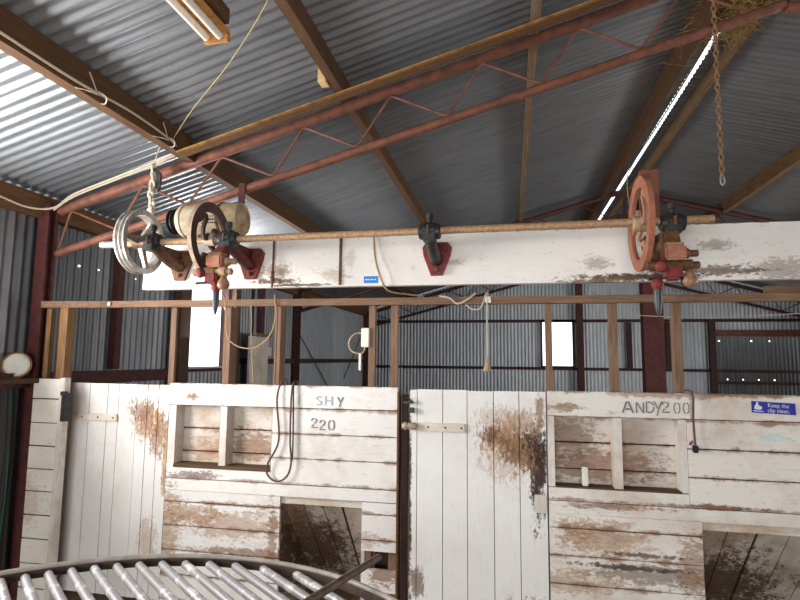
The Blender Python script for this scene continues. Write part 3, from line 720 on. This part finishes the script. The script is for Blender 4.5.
# ------------------------------------------------------------------ white beam
BY = 2.93
b = MB(); b.hexa([(-2.195, BY, .404), (3.4, BY, .402), (3.4, BY + .05, .402), (-2.195, BY + .05, .404), (-2.185, BY, .708), (3.4, BY, .672), (3.4, BY + .05, .672), (-2.185, BY + .05, .708)])
beam = tag(b.build('gear_beam', 'paint_beam', origin=(-2.19, BY, .4)), 'broad white painted timber beam carrying the shearing gear', 'beam')
beam_t = beam
MB().bbox(-.945, -.929, BY - .008, BY, .41, .69, .002).build('joint_batten', 'castbrown', beam)
lb = MB().box(-.799, -.717, BY - .002, BY, .418, .457).build('blue_label', 'blue', origin=(-.76, BY, .418)); tag(lb, 'small bright blue label stuck low on the white beam', 'label')
b = MB(); 
for k, (u, w) in enumerate(((-.79, .025), (-.76, .015), (-.74, .012))): b.box(u, u + w, BY - .0028, BY - .002, .435, .441)
b.build('label_print', 'stickerwhite', lb)
# steel hangers hold the beam under the truss; right one is an added support
for x, lab in ((-1.742, 'dark red steel hanger plate behind the motor, truss to beam'), (2.9, 'dark red steel hanger plate added as support at right end of the beam')):
    zc = .725 + .277 * (x + 3.18) if x < RIDGE else .725 + .277 * (2 * RIDGE - x + 3.18)
    b = MB(); b.box(x - .022, x + .022, WY - .04, WY - .03, .50, zc + .03); b.box(x - .035, x + .035, BY + .05, WY - .03, .50, .512); b.box(x - .035, x + .035, BY + .05, BY + .06, .42, .60)
    tag(b.build('steel_hanger', 'darksteel', origin=(x, WY - .03, .5)), lab, 'hanger')

tag(MB().bbox(.675, .772, BY + .052, BY + .075, .42, 1.0, .003).build('upright_plate', 'colred2', origin=(.74, BY + .06, .42)), 'dull red steel upright standing behind the large red wheel', 'plate')
# ------------------------------------------------------------------ shearing gear
SY, SZ = 2.65, .632
b = MB().tube([(-2.25, SY, SZ - .008), (.91, SY, SZ + .012)], .0185, 14)
sh = tag(b.build('drive_shaft', 'pipe', origin=(-2.25, SY, SZ)), 'long rust-brown drive shaft running above the white beam', 'shaft')
MB().tube([(-2.262, SY, SZ - .008), (-2.12, SY, SZ - .007)], .0192, 14).build('shaft_end', 'pulley', sh)

def bracket(X, lab, arm='castbrown', boss='castblack', plate='castred', armcap=None):
    t = thing('shaft_bracket', lab, 'bracket', (X, SY, SZ))
    # face plate on the beam: wide at the top, narrow foot
    poly = [(-.078, .605), (-.06, .632), (.06, .632), (.082, .605), (.074, .56), (.032, .452), (-.032, .452), (-.072, .56)]
    b = MB().prism([(X + p[0], p[1]) for p in poly], 'xz', BY - .022, BY)
    pl = b.build('face_plate', plate, t)
    for q in ((-.05, .595), (.052, .595), (0, .482)): MB().lathe((X + q[0], BY - .022, q[1]), (0, -1, 0), [(.015, 0), (.015, .008), (.009, .012), (.009, .02)], 6).build('bolt', 'castbrown', pl)
    # curved tapering arm
    P = sm([(X, BY - .015, .535), (X, BY - .08, .54), (X, BY - .17, .565), (X, SY + .02, .60)], 5)
    b = MB().tube(P, [.036 - .008 * i / (len(P) - 1) for i in range(len(P))], 10); b.bar((X, BY - .01, .60), (X, SY + .04, .60), .02, .05)
    b.build('arm', arm, t)
    b = MB().lathe((X, SY, SZ), (1, 0, 0), [(.03, -.055), (.038, -.05), (.04, -.03), (.046, -.028), (.046, .028), (.04, .03), (.038, .05), (.03, .055)], 18)
    b.bbox(X - .032, X + .032, SY - .045, SY + .045, SZ - .055, SZ - .01, .006); b.bbox(X - .03, X + .03, SY - .055, SY + .055, SZ - .012, SZ + .006, .003)
    b.build('bearing', boss, t)
    b = MB().lathe((X, SY, SZ + .04), (0, 0, 1), [(.013, 0), (.013, .02), (.019, .024), (.019, .05), (.012, .054)], 12); b.build('oil_cup', boss, t)
    for q in (-1, 1): MB().lathe((X, SY + q * .05, SZ - .02), (0, 0, 1), [(.008, 0), (.008, .04), (.004, .042)], 6).build('cap_bolt', arm, t)
    return t
bracket(-1.936, 'brown cast bracket behind the grey pulley at the beam end', 'castbrown', 'castblack', 'castbrown')
bracket(-1.48, 'red and black cast bracket beside the dark brown wheel', 'castdarkred', 'castteal', 'castred')
bracket(-.387, 'lone dark bracket on a small red plate at the middle of the beam', 'castblack', 'castblack', 'castred')
bracket(.735, 'dark brown bracket behind the large red wheel', 'castbrown', 'castblack', 'castbrown')

def ring(b, X, R0, R1, x0, x1, n=48):
    return b.lathe((X, SY, SZ), (1, 0, 0), [(R1, x0), (R1, x1), (R0, x1), (R0, x0)], n, closed=True)
def sspoke(b, X, a, r0, r1, w, th, bend):
    n = 10; L = []; Rr = []
    for i in range(n + 1):
        t = i / n; r = r0 + (r1 - r0) * t; ang = a + bend * math.sin(2 * PI * t)
        c = Vector((r * math.cos(ang), r * math.sin(ang)))
        L.append(c)
    poly = []
    for i, c in enumerate(L):
        d = (L[min(i + 1, n)] - L[max(i - 1, 0)]).normalized(); nn = Vector((-d.y, d.x)); ww = w * (1.25 - .5 * math.sin(PI * i / n))
        poly.append((c + nn * ww / 2, c - nn * ww / 2))
    vs = []
    for p, q in poly: vs += [(X - th / 2, SY + p.x, SZ + p.y), (X + th / 2, SY + p.x, SZ + p.y), (X + th / 2, SY + q.x, SZ + q.y), (X - th / 2, SY + q.x, SZ + q.y)]
    fs = []
    for i in range(n):
        for k in range(4): fs.append((4 * i + k, 4 * i + (k + 1) % 4, 4 * i + 4 + (k + 1) % 4, 4 * i + 4 + k))
    b.add(vs, fs)
# belt pulley with two grooves
t = thing('belt_pulley', 'worn silvery grooved belt pulley at the left end of the shaft', 'pulley', (-2.015, SY, SZ))
X = -2.015; R = .178
b = MB().lathe((X, SY, SZ), (1, 0, 0), [(R, -.03), (R, -.022), (R - .014, -.014), (R - .014, -.011), (R, -.003), (R, .003), (R - .014, .011), (R - .014, .014), (R, .022), (R, .03), (R - .028, .03), (R - .034, .012), (R - .034, -.012), (R - .028, -.03)], 56, closed=True)
b.build('rim', 'pulley', t)
for k in range(3):
    a = .95 + k * PI * 2 / 3; d = Vector((0, math.cos(a), math.sin(a))); c = Vector((X, SY, SZ)); MB().bar(c + d * .03, c + d * (R - .02), .036, .02, up=(1, 0, 0), w2=.026, h2=.016).build('spoke', 'pulley', t)
MB().lathe((X, SY, SZ), (1, 0, 0), [(.028, -.04), (.036, -.035), (.036, .035), (.028, .04)], 18).build('hub', 'castbrown', t)

def friction_wheel(X, R, lab, mat, spmat, backmat, edge):
    t = thing('friction_wheel', lab, 'wheel', (X, SY, SZ))
    b = MB().lathe((X, SY, SZ), (1, 0, 0), [(R - .001, -.009), (R - .001, .012), (R - .050, .012), (R - .054, .008), (R - .054, -.006), (R - .050, -.010)], 64, closed=True)
    b.build('rim', mat, t)
    MB().lathe((X, SY, SZ), (1, 0, 0), [(R + .001, -.010), (R + .001, .012), (R - .0008, .0125), (R - .0008, -.0105)], 64, closed=True).build('tread', edge, t)
    for k in range(3):
        b = MB(); sspoke(b, X + .002, .5 + k * 2 * PI / 3, .026, R - .048, .030, .014, .62); b.build('spoke', spmat, t)
    MB().lathe((X, SY, SZ), (1, 0, 0), [(.024, -.035), (.034, -.03), (.036, .0), (.036, .03), (.026, .035)], 18).build('hub', backmat, t)
    return t
friction_wheel(-1.588, .202, 'dark brown friction wheel with curved spokes in front of the motor', 'wheel_dark', 'wheel_dark', 'wheel_face', 'wheel_face')
friction_wheel(.598, .219, 'large faded red friction wheel with curved spokes on the right', 'wheel_red', 'wheel_redd', 'castdust', 'wheel_red')

def gear_head(X, lab, main, dusty, tx=0., dz=-.045):
    t = thing('gear_head', lab, 'shearing gear', (X, SY, SZ))
    z = SZ + dz; SYY = SY + .10
    b = MB().bar((X, SY - .01, SZ - .04), (X - .01, SYY - .17, z - .11), .05, .05, w2=.07, h2=.06); b.build('swing_arm', main, t)
    b = MB().bbox(X - .055, X + .035, SYY - .215, SYY - .125, z - .145, z - .075, .01)
    b.build('gear_case', 'castpink', t)
    MB().bbox(X - .050, X + .030, SYY - .205, SYY - .13, z - .075, z - .066, .004).build('case_lid', 'castdust', t)
    b = MB().lathe((X, SYY - .19, z - .168), (1, 0, 0), [(.012, -.13), (.02, -.125), (.02, -.095), (.014, -.09), (.014, -.07), (.024, -.065), (.026, -.02), (.018, -.01), (.018, .015), (.026, .02), (.026, .055), (.017, .06), (.017, .085), (.01, .09)], 16)
    b.build('pivot', dusty, t)
    b = MB().bbox(X - .055, X + .015, SYY - .22, SYY - .15, z - .232, z - .165, .012); b.lathe((X - .075, SYY - .215, z - .175), (-.3, -.8, -.1), [(.004, -.03), (.02, -.02), (.027, 0), (.022, .018), (.006, .026)], 14)
    b.build('clutch', 'castred', t)
    MB().lathe((X + .03, SYY - .19, z - .228), (1, 0, 0), [(.008, -.02), (.016, -.015), (.016, .015), (.01, .02)], 8).build('lock_nut', 'castblack', t)
    b = MB().tube([(X - .12, SYY - .18, z - .225), (X - .06, SYY - .18, z - .222)], .007, 8); b.bar((X - .125, SYY - .18, z - .245), (X - .125, SYY - .18, z - .205), .012, .018)
    b.build('wing_screw', 'castblack', t)
    # pull handle: pear-shaped knob on a short rod
    b = MB().tube([(X + .03, SYY - .19, z - .16), (X + .045, SYY - .195, z - .19)], .007, 8); b.build('handle_rod', 'castbrown', t)
    MB().lathe((X + .045, SYY - .195, z - .185), (0, 0, -1), [(.006, 0), (.014, .006), (.018, .02), (.029, .038), (.032, .055), (.024, .072), (.006, .08)], 16).build('pear_handle', 'knob', t)
    MB().lathe((X - .035 + tx, SYY - .185, z - .225), (0, 0, -1), [(.014, 0), (.022, .008), (.026, .02), (.026, .03), (.018, .042), (.02, .05)], 16).build('collar', 'castred', t)
    MB().lathe((X - .035 + tx, SYY - .185, z - .272), (0, 0, -1), [(.017, 0), (.0175, .05), (.012, .09), (.006, .112), (.003, .12)], 14).build('down_tube', 'tube', t)
    b = MB().lathe((X + .05, SYY - .16, z - .11), (1, 0, 0), [(.02, -.02), (.024, 0), (.016, .01), (.016, .04), (.01, .045)], 12); b.build('pawl', dusty, t)
    return t
gear_head(-1.49, 'red shearing gear head hanging under the dark brown wheel, left of the beam', 'castdarkred', 'castdust', .035, -.025)
gear_head(.725, 'dusty red shearing gear head hanging under the large red wheel on the right', 'castbrown', 'castbrown', -.05)
# splash of caked grease leads are in the beam paint

# motor
t = thing('electric_motor', 'cream electric motor with a black pulley sitting on top of the white beam', 'motor', (-1.78, 3.0, .708))
my, mz, mr = 3.0, .835, .108
b = MB().lathe((0, my, mz), (1, 0, 0), [(.03, -2.00), (.085, -1.995), (mr - .006, -1.975), (mr, -1.965), (mr, -1.955), (mr - .006, -1.95), (mr - .006, -1.71), (mr, -1.705)], 36)
b.build('motor_body', 'motor', t)
b = MB().lathe((0, my, mz), (1, 0, 0), [(mr - .02, -1.705), (mr - .004, -1.70), (mr - .004, -1.60), (mr - .010, -1.585), (mr - .016, -1.585), (mr - .022, -1.592), (.045, -1.592), (.04, -1.582), (.012, -1.58)], 36); b.build('end_bell', 'motor_end', t)
MB().lathe((0, my, mz), (1, 0, 0), [(mr - .004, -1.715), (mr + .001, -1.713), (mr + .001, -1.700), (mr - .004, -1.698)], 36).build('seam_band', 'castbrown', t)
b = MB()
for k in range(9):
    for j in range(3): b.lathe((-1.80 + k * .014, my - mr + .0045 + .004 * abs(j - 1), mz - .02 + (j - 1) * .02), (0, -1, 0), [(.0045, 0), (.0045, .004)], 6)
b.build('vent_hole', 'castblack', t)
MB().lathe((0, my, mz), (1, 0, 0), [(.03, -2.06), (.075, -2.06), (.078, -2.055), (.065, -2.045), (.078, -2.035), (.078, -2.03), (.065, -2.02), (.078, -2.01), (.075, -2.003), (.03, -2.003)], 30).build('drive_pulley', 'belt', t)
b = MB().bbox(-1.90, -1.66, my - .045, my + .06, .7075, .722, .003); b.bbox(-1.86, -1.82, my - .04, my + .05, .72, .76, .003); b.bbox(-1.74, -1.70, my - .04, my + .05, .72, .76, .003); b.build('motor_foot', 'castbrown', t)

# ------------------------------------------------------------------ hanging things
# rod and wires
tag(MB().tube([(-1.335, 2.905, .70), (-1.335, 2.905, .56), (-1.338, 2.905, .40)], .006, 6).lathe((-1.336, 2.905, .50), (0, 0, -1), [(.006, 0), (.012, .01), (.009, .03), (.014, .045), (.011, .07)], 8).build('iron_rod', 'castbrown', origin=(-1.335, 2.905, .4)), 'thin rusty iron rod on the white beam face right of the red gear', 'rod')
tag(MB().tube(sm([(-1.83, 3.24, .40), (-1.81, 3.25, .30), (-1.796, 3.25, .142), (-1.74, 3.25, .08), (-1.66, 3.25, .057), (-1.58, 3.25, .07), (-1.50, 3.25, .14), (-1.467, 3.25, .25), (-1.47, 3.24, .40)]), .004, 6).build('wire_loop', 'ropebrown', origin=(-1.66, 3.25, .06)), 'thin brown wire loop drooping from the rail beside the bright window', 'wire')
tag(MB().tube(sm([(-1.50, 3.28, .40), (-1.475, 3.30, .32), (-1.472, 3.295, .1), (-1.47, 3.285, -.17)]), .0035, 6).build('hanging_wire', 'castbrown', origin=(-1.47, 3.29, .3)), 'thin dark wire running straight down the stud above the hanging cable', 'wire')
tag(MB().tube(sm([(-1.66, 3.30, .34), (-1.655, 3.30, .25), (-1.65, 3.30, .1), (-1.645, 3.34, -.16)]), .0035, 6).build('hanging_wire', 'ropebrown', origin=(-1.65, 3.30, .3)), 'short brown wire hanging from the rail inside the wire loop', 'wire')
tag(MB().tube(sm([(-1.40, 3.34, -.30), (-1.405, 3.33, -.15), (-1.425, 3.285, -.155), (-1.445, 3.27, -.266), (-1.424, 3.27, -.512), (-1.490, 3.27, -.655), (-1.492, 3.27, -.725), (-1.427, 3.27, -.765), (-1.362, 3.27, -.727), (-1.338, 3.27, -.642), (-1.349, 3.27, -.509), (-1.350, 3.27, -.263), (-1.343, 3.285, -.155), (-1.33, 3.34, -.16)]), .0058, 8).build('power_cable', 'cablered', origin=(-1.42, 3.27, -.76)), 'dull red cable looped over the top of the 220 partition', 'cable')
tag(MB().tube(sm([(-1.33, 3.34, -.2), (-1.335, 3.325, -.15), (-1.338, 3.275, -.17), (-1.332, 3.272, -.4), (-1.33, 3.27, -.60), (-1.336, 3.262, -.64)]), .005, 8).build('power_cable', 'castblack', origin=(-1.335, 3.27, -.64)), 'short dark cable hanging beside the red cable loop', 'cable')
t = thing('power_cable', 'dark red cable with a black plug hanging at the ANDY 200 lettering', 'cable', (.974, 3.27, -.49))
MB().tube(sm([(.955, 3.34, -.16), (.96, 3.285, -.158), (.974, 3.275, -.19), (.972, 3.28, -.314), (.976, 3.28, -.447)]), .0055, 8).build('cord', 'cablered', t)
MB().bbox(.962, .99, 3.268, 3.293, -.49, -.45, .005).build('plug', 'black', t)
tag(MB().tube(sm([(-.742, 2.92, .70), (-.742, 2.915, .667), (-.727, 2.905, .543), (-.69, 2.90, .43), (-.66, 2.95, .375), (-.60, 3.2, .385), (-.52, 3.30, .384)]), .0055, 6).build('hanging_rope', 'ropebrown', origin=(-.7, 2.91, .4)), 'thin brown rope drooping over the white beam beside the blue label', 'rope')
tag(MB().tube(sm([(-.42, 3.30, .384), (-.36, 3.29, .37), (-.31, 3.29, .335), (-.25, 3.29, .36), (-.2, 3.30, .40)]), .006, 6).build('rope_scrap', 'rope', origin=(-.3, 3.3, .36)), 'short pale rope scrap draped over the rail left of the hanging cone', 'rope')
t = thing('cone_weight', 'pale cone weight hanging on a cord from the rail', 'weight', (-.133, 3.29, -.065))
MB().tube(sm([(-.26, 3.30, .33), (-.22, 3.295, .30), (-.17, 3.295, .31), (-.14, 3.295, .39), (-.128, 3.305, .40), (-.132, 3.30, .36), (-.134, 3.295, .2), (-.134, 3.295, .01)]), .0045, 6).build('cord', 'rope', t)
MB().lathe((-.134, 3.295, .015), (0, 0, -1), [(.004, 0), (.009, .01), (.010, .025), (.016, .045), (.020, .06), (.024, .075), (.021, .085)], 16).build('cone', 'wheel_face', t)
tag(MB().bbox(-.145, -.11, 3.298, 3.306, .34, .378, .002).build('tin_clip', 'pulley', origin=(-.13, 3.3, .34)), 'small grey tin clip on the rail above the cone weight', 'clip')
tag(MB().bbox(-2.73, -2.712, 3.290, 3.303, .345, .372, .002).build('tin_clip', 'whiteplastic', origin=(-2.72, 3.3, .34)), 'white tag on the rail near its left end', 'clip')
t = thing('switch_box', 'white electrical box on a stud with a conduit loop', 'switch box', (-.895, 3.36, .07))
MB().bbox(-.922, -.870, 3.335, 3.40, .071, .191, .004).build('box', 'whiteplastic', t)
MB().tube(sm([(-.92, 3.36, .155), (-.935, 3.355, .16), (-.965, 3.35, .155), (-.995, 3.35, .125), (-1.005, 3.35, .09), (-.99, 3.35, .05), (-.955, 3.35, .033), (-.915, 3.355, .034), (-.90, 3.36, .072)]), .0055, 8).build('conduit', 'wheel_face', t)
MB().bbox(-.938, -.922, 3.345, 3.358, -.075, .03, .002).build('hanging_tag', 'whiteplastic', t)
# cobweb string
tag(MB().tube(sm([(.66, 3.4, .27), (1.0, 3.4, .255), (1.4, 3.4, .262), (2.0, 3.4, .30)]), .0022, 5).build('slack_string', 'rope', origin=(1.2, 3.4, .26)), 'thin pale string slung under the right part of the rail', 'string')
MBx = MB().tube([(.558, 3.4, .27), (.66, 3.4, .27)], .0022, 5)

# chain
t = thing('hanging_chain', 'rusty chain hanging straight down from the truss near the ridge', 'chain', (1.165, 3.24, 1.0))
z = 2.12; k = 0; rings = MB()
while z > 1.03:
    a = k % 2; pts = []
    for j in range(12):
        an = 2 * PI * j / 12; u = .0115 * math.cos(an); w = .0225 * math.sin(an)
        pts.append((1.168 + (u if a else 0) - .001 * k * .1, 3.235 + (0 if a else u), z + w))
    rings.tube(pts, .0042, 6, closed=True); z -= .034; k += 1
rings.build('links', 'chain', t)
pts = [(1.165 + .010 * math.cos(2 * PI * j / 16), 3.235, 1.005 + .03 * math.sin(2 * PI * j / 16)) for j in range(16)]
MB().tube(pts, .005, 6, closed=True).build('end_link', 'pulley', t)
MB().tube(sm([(1.168, 3.235, 2.12), (1.168, 3.26, 2.25), (1.168, 3.30, 2.31), (1.168, 3.34, 2.2)]), .008, 6).build('hook', 'chain', t)

# hook and rope over the pulley
t = thing('hanging_chain', 'grey knotted chain and rope hanging above the silver pulley', 'chain', (-2.33, 3.15, .95))
MB().tube(sm([(-2.22, 3.12, 1.46), (-2.30, 3.15, 1.38), (-2.325, 3.15, 1.27)]), .004, 6).build('rope', 'rope', t)
b = MB(); z = 1.255; k = 0
while z > .96:
    a = k % 2; pts = []
    for j in range(12):
        an = 2 * PI * j / 12; u = .016 * math.cos(an); w = .026 * math.sin(an)
        pts.append((-2.333 + (u if a else .004) + .008 * math.sin(k), 3.15 + (0 if a else u), z + w))
    b.tube(pts, .0085, 6, closed=True); z -= .036; k += 1
b.build('links', 'rope', t)
b = MB().tube(sm([(-2.325, 3.15, 1.25), (-2.30, 3.14, 1.22), (-2.275, 3.15, 1.16), (-2.29, 3.15, 1.10), (-2.30, 3.15, 1.16), (-2.27, 3.14, 1.20), (-2.31, 3.13, 1.23)]), .012, 6); b.build('knot', 'castblack', t)
MB().lathe((-2.335, 3.15, .985), (0, 0, -1), [(.01, 0), (.02, .01), (.024, .03), (.018, .05), (.006, .058)], 10).build('weight', 'rope', t)

# conduit
cp = [(-3.212, 2.2, 1.035), (-3.212, 2.8, 1.02), (-3.205, 3.05, 1.0), (-3.13, 3.19, 1.03), (-3.016, 3.235, 1.135), (-2.703, 3.235, 1.235), (-2.474, 3.235, 1.305), (-2.30, 3.235, 1.36), (-2.22, 3.225, 1.385), (-2.175, 3.19, 1.36), (-2.13, 3.10, 1.345), (-2.09, 2.98, 1.36), (-2.09, 2.6, 1.375), (-2.09, 2.2, 1.35), (-2.09, 1.7, 1.35), (-2.09, 1.0, 1.35)]
t = thing('white_conduit', 'dusty white conduit running up beside the truss and along the left purlin', 'conduit', (-2.3, 3.2, 1.3))
MB().tube(sm(cp, 5), .0072, 8).build('pipe', 'conduit', t)
MB().tube(sm([(p[0], p[1], p[2] - .018) for p in cp[3:9]], 5), .006, 6).build('second_wire', 'rope', t)
for yy in (2.35, 2.95):
    b = MB()
    b.tube(sm([(-2.09, yy, 1.37), (-2.065, yy + .03, 1.35), (-2.09, yy + .05, 1.325), (-2.12, yy + .02, 1.33)]), .0035, 6)
    b.tube(sm([(-2.09, yy, 1.35), (-2.07, yy - .06, 1.39), (-2.06, yy - .10, 1.42)]), .003, 5); b.tube(sm([(-2.09, yy, 1.35), (-2.07, yy - .08, 1.33), (-2.08, yy - .16, 1.31)]), .003, 5)
    b.build('twine_tie', 'rope', t)
tag(MB().tube(sm([(-2.09, 3.0, 1.38), (-1.837, 2.8, 1.457), (-1.404, 2.45, 1.518), (-1.04, 2.10, 1.56), (-.99, 2.05, 1.66)]), .0028, 5).build('slack_string', 'string', origin=(-1.8, 2.65, 1.46)), 'thin slack string from the left purlin up to the roof', 'string')
tag(MB().tube(sm([(1.50, 4.0, 2.42), (1.50, 5.5, 2.39), (1.50, 7.0, 2.40), (1.52, 7.38, 2.3), (1.55, 7.38, 1.95)]), .007, 5).build('ridge_wire', 'string', origin=(1.5, 5, 2.4)), 'thin yellow wire running along the ridge beside the bright gap', 'wire')

# fluorescent fitting on timber batten
t = thing('fluorescent_light', 'rusty unlit twin tube fluorescent light fitting at the top left', 'light fitting', (-1.22, 1.6, 1.36))
MB().bbox(-1.282, -1.168, .85, 2.035, 1.375, 1.40, .004).build('tray', 'fitting', t)
MB().bbox(-1.182, -1.150, .80, 1.99, 1.402, 1.47, .003).build('timber_batten', 'purlin', t)
for xx in (-1.262, -1.200):
    MB().tube([(xx, .90, 1.362), (xx, 2.0, 1.362)], .0165, 12).build('tube', 'lamp', t)
for yy in (.87, 2.02): MB().bbox(-1.284, -1.166, yy - .012, yy + .012, 1.345, 1.376, .004).build('end_cap', 'fitting', t)
b = MB()
for yy in (1.0, 1.8): b.box(-1.17, -1.16, yy - .02, yy + .02, 1.47, zr(-1.165))
b.build('hanger', 'purlin_pale', t)

# bird nest straw in the ridge
b = MB()
for k in range(1500):
    c = Vector((random.gauss(1.50, .09), random.gauss(3.72, .22), min(random.gauss(2.38, .05), 2.46)))
    d = Vector((random.gauss(0, 1), random.gauss(0, 1), random.gauss(0, .5))).normalized() * random.uniform(.04, .12)
    if c.z + abs(d.z) > 2.49: c.z = 2.49 - abs(d.z)
    b.tube([c - d, c + d * .3 + Vector((0, 0, random.uniform(-.01, .01))), c + d], .0022, 3, cap=False)
o = tag(b.build('straw_nest', 'straw', origin=(1.5, 3.72, 2.3)), 'tangle of bird nest straw wedged in the ridge above the truss', 'nest'); o['kind'] = 'stuff'

# ------------------------------------------------------------------ wool table
CX, CY, R0, TZ = -.906, .882, .911, -.68
t = thing('wool_table', 'round wool table of grey painted pipes seen at the bottom of the view', 'table', (CX, CY, FL))
def circ(r, z, n=96): return [(CX + r * math.cos(2 * PI * k / n), CY + r * math.sin(2 * PI * k / n), z) for k in range(n)]
b = MB(); n = 96
vs = []
MB().tube(circ(R0, TZ + .002, 128), .0075, 8, closed=True).build('rim_bead', 'rimpale', t)
for (r, z) in ((R0 - .005, TZ - .030), (R0 + .004, TZ - .030), (R0 + .004, TZ - .002), (R0 - .005, TZ - .002)):
    vs += circ(r, z, n)
fs = []
for q in range(4):
    for k in range(n): fs.append((q * n + k, q * n + (k + 1) % n, ((q + 1) % 4) * n + (k + 1) % n, ((q + 1) % 4) * n + k))
b.add(vs, fs, False); b.build('rim', 'rim', t)
du = Vector((-.78, .6256, 0)); pu = Vector((.6256, .78, 0)); sp = .0617
for k in range(-14, 15):
    off = k * sp + .012
    if abs(off) > R0 - .05: continue
    L = math.sqrt((R0 - .012) ** 2 - off ** 2); c = Vector((CX, CY, TZ - .018)) + pu * off
    e0 = c - du * L; e1 = c + du * L
    P = [e0 + Vector((0, 0, -.0)), e0 + du * .012, e1 - du * .012, e1]
    MB().tube(P, [.008, .0135, .0135, .008], 12).build('roller_bar', 'tablemetal', t)
MB().tube(circ(R0 * .62, TZ - .085, 64), .011, 8, closed=True).build('support_ring', 'castbrown', t)
b = MB()
b.tube([Vector((CX, CY, TZ - .05)) + pu * .86, Vector((CX, CY, TZ - .05)) - pu * .86], .011, 8); b.build('cross_bar', 'castbrown', t)
MB().tube([Vector((CX, CY, TZ - .075)) + du * .86, Vector((CX, CY, TZ - .075)) - du * .86], .011, 8).build('cross_bar', 'castbrown', t)
for k in range(4):
    a = PI / 4 + k * PI / 2; e = Vector((CX + .6 * math.cos(a), CY + .6 * math.sin(a), TZ - .09)); f = Vector((CX + .42 * math.cos(a), CY + .42 * math.sin(a), FL))
    MB().tube([e, f], .014, 8).build('leg', 'castbrown', t)
# loose pipe across the rim
tag(MB().tube([(-.62, 1.21, -.652), (-.428, 1.815, -.645)], .0115, 12).build('loose_pipe', 'pipebrown', origin=(-.5, 1.7, -.67)), 'loose rusty brown pipe lying across the rim of the wool table', 'pipe')

# ------------------------------------------------------------------ far left clutter
tag(MB().bbox(-3.29, -3.10, 1.9, 3.19, -.185, -.152, .003).build('wall_shelf', 'backing', origin=(-3.12, 2.5, -.2)), 'dark shelf board on the left wall in front of the red column', 'shelf')
t = thing('round_drum', 'pale round drum end resting on the dark shelf at the left edge', 'drum', (-3.23, 3.09, -.15))
MB().lathe((-3.235, 3.095, -.065), (1, -.7, 0), [(.074, 0), (.074, .03), (.064, .034), (.062, .026)], 24).build('drum_face', 'whiteplastic', t)
MB().lathe((-3.235, 3.095, -.065), (1, -.7, 0), [(.076, -.02), (.085, -.02), (.085, .034), (.076, .034)], 24, closed=True).build('hoop', 'angle', t)
tag(MB().box(-3.275, -3.26, 2.55, 2.98, FL, -.21).build('wall_board', 'paint_weathered', origin=(-3.27, 2.7, FL)), 'pale upright board low on the left wall at the photo edge', 'board')
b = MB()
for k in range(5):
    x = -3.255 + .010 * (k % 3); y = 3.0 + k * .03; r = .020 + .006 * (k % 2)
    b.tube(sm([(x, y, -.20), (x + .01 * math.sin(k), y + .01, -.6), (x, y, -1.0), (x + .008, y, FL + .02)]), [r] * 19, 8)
tag(b.build('gap_shade_fill', 'gap_shade', origin=(-3.2, 3.05, FL)), 'dark folds added to fill the shaded gap under the shelf beside the red column', 'filler')  # added dark shapes stand in for the shade under the shelf
tag(MB().tube(sm([(-3.215, 3.06, -.24), (-3.21, 3.07, -.6), (-3.20, 3.06, -.95), (-3.21, 3.05, -1.3), (-3.20, 3.05, FL + .01)]), .004, 6).build('green_rope', 'greenrope', origin=(-3.2, 3.06, FL)), 'green rope hanging down beside the red column', 'rope')

# ------------------------------------------------------------------ camera and light
cam = bpy.data.cameras.new('camera'); co = bpy.data.objects.new('camera', cam); C.objects.link(co)
cam.sensor_width = 36; cam.lens = 546.37 / 800 * 36; cam.clip_start = .02
Rm = Matrix(((.98037977, .19687337, .00981726), (.01148981, -.10679375, .99421480), (-.19678284, .97459529, .10696048)))
r_, u_, f_ = Rm[0], Rm[1], Rm[2]
co.matrix_world = Matrix(((r_[0], u_[0], -f_[0], 0), (r_[1], u_[1], -f_[1], 0), (r_[2], u_[2], -f_[2], EYE), (0, 0, 0, 1)))
bpy.context.scene.camera = co

w = bpy.data.worlds.new('sky'); bpy.context.scene.world = w; w.use_nodes = True
bg = w.node_tree.nodes['Background']; bg.inputs[0].default_value = (.93, .97, 1.0, 1); bg.inputs[1].default_value = 3.0

def area(name, loc, direction, sx, sy, power, col=(1, .985, .965)):
    l = bpy.data.lights.new(name, 'AREA'); l.shape = 'RECTANGLE'; l.size = sx; l.size_y = sy; l.energy = power; l.color = col
    o = bpy.data.objects.new(name, l); C.objects.link(o); o.location = Vector(loc) + Vector((0, 0, EYE))
    o.rotation_euler = Vector(direction).to_track_quat('-Z', 'Z').to_euler(); return o
area('daylight_doorway', (-.5, YB + .05, -.35), (0, 1, .1), 4.0, 2.4, 165)
area('daylight_front_window', (XL + .12, 1.8, .35), (1, .1, .45), 1.5, .9, 140)
area('daylight_side_window', (XL + .12, 5.45, .33), (1, -.1, .55), .65, .85, 75)
area('daylight_right_window', (XR - .1, 7.1, .15), (-1, 0, -.12), 2.1, 1.2, 150)
area('daylight_right_door', (XR - .1, 3.2, -.35), (-1, 0, 0), 2.3, 2.4, 60)

vs = bpy.context.scene.view_settings; vs.view_transform = 'Standard'; vs.look = 'None'; vs.exposure = -0.08; vs.gamma = 1.0; vs.use_curve_mapping = False
for o in bpy.data.objects:
    if '_o' in o: del o['_o']
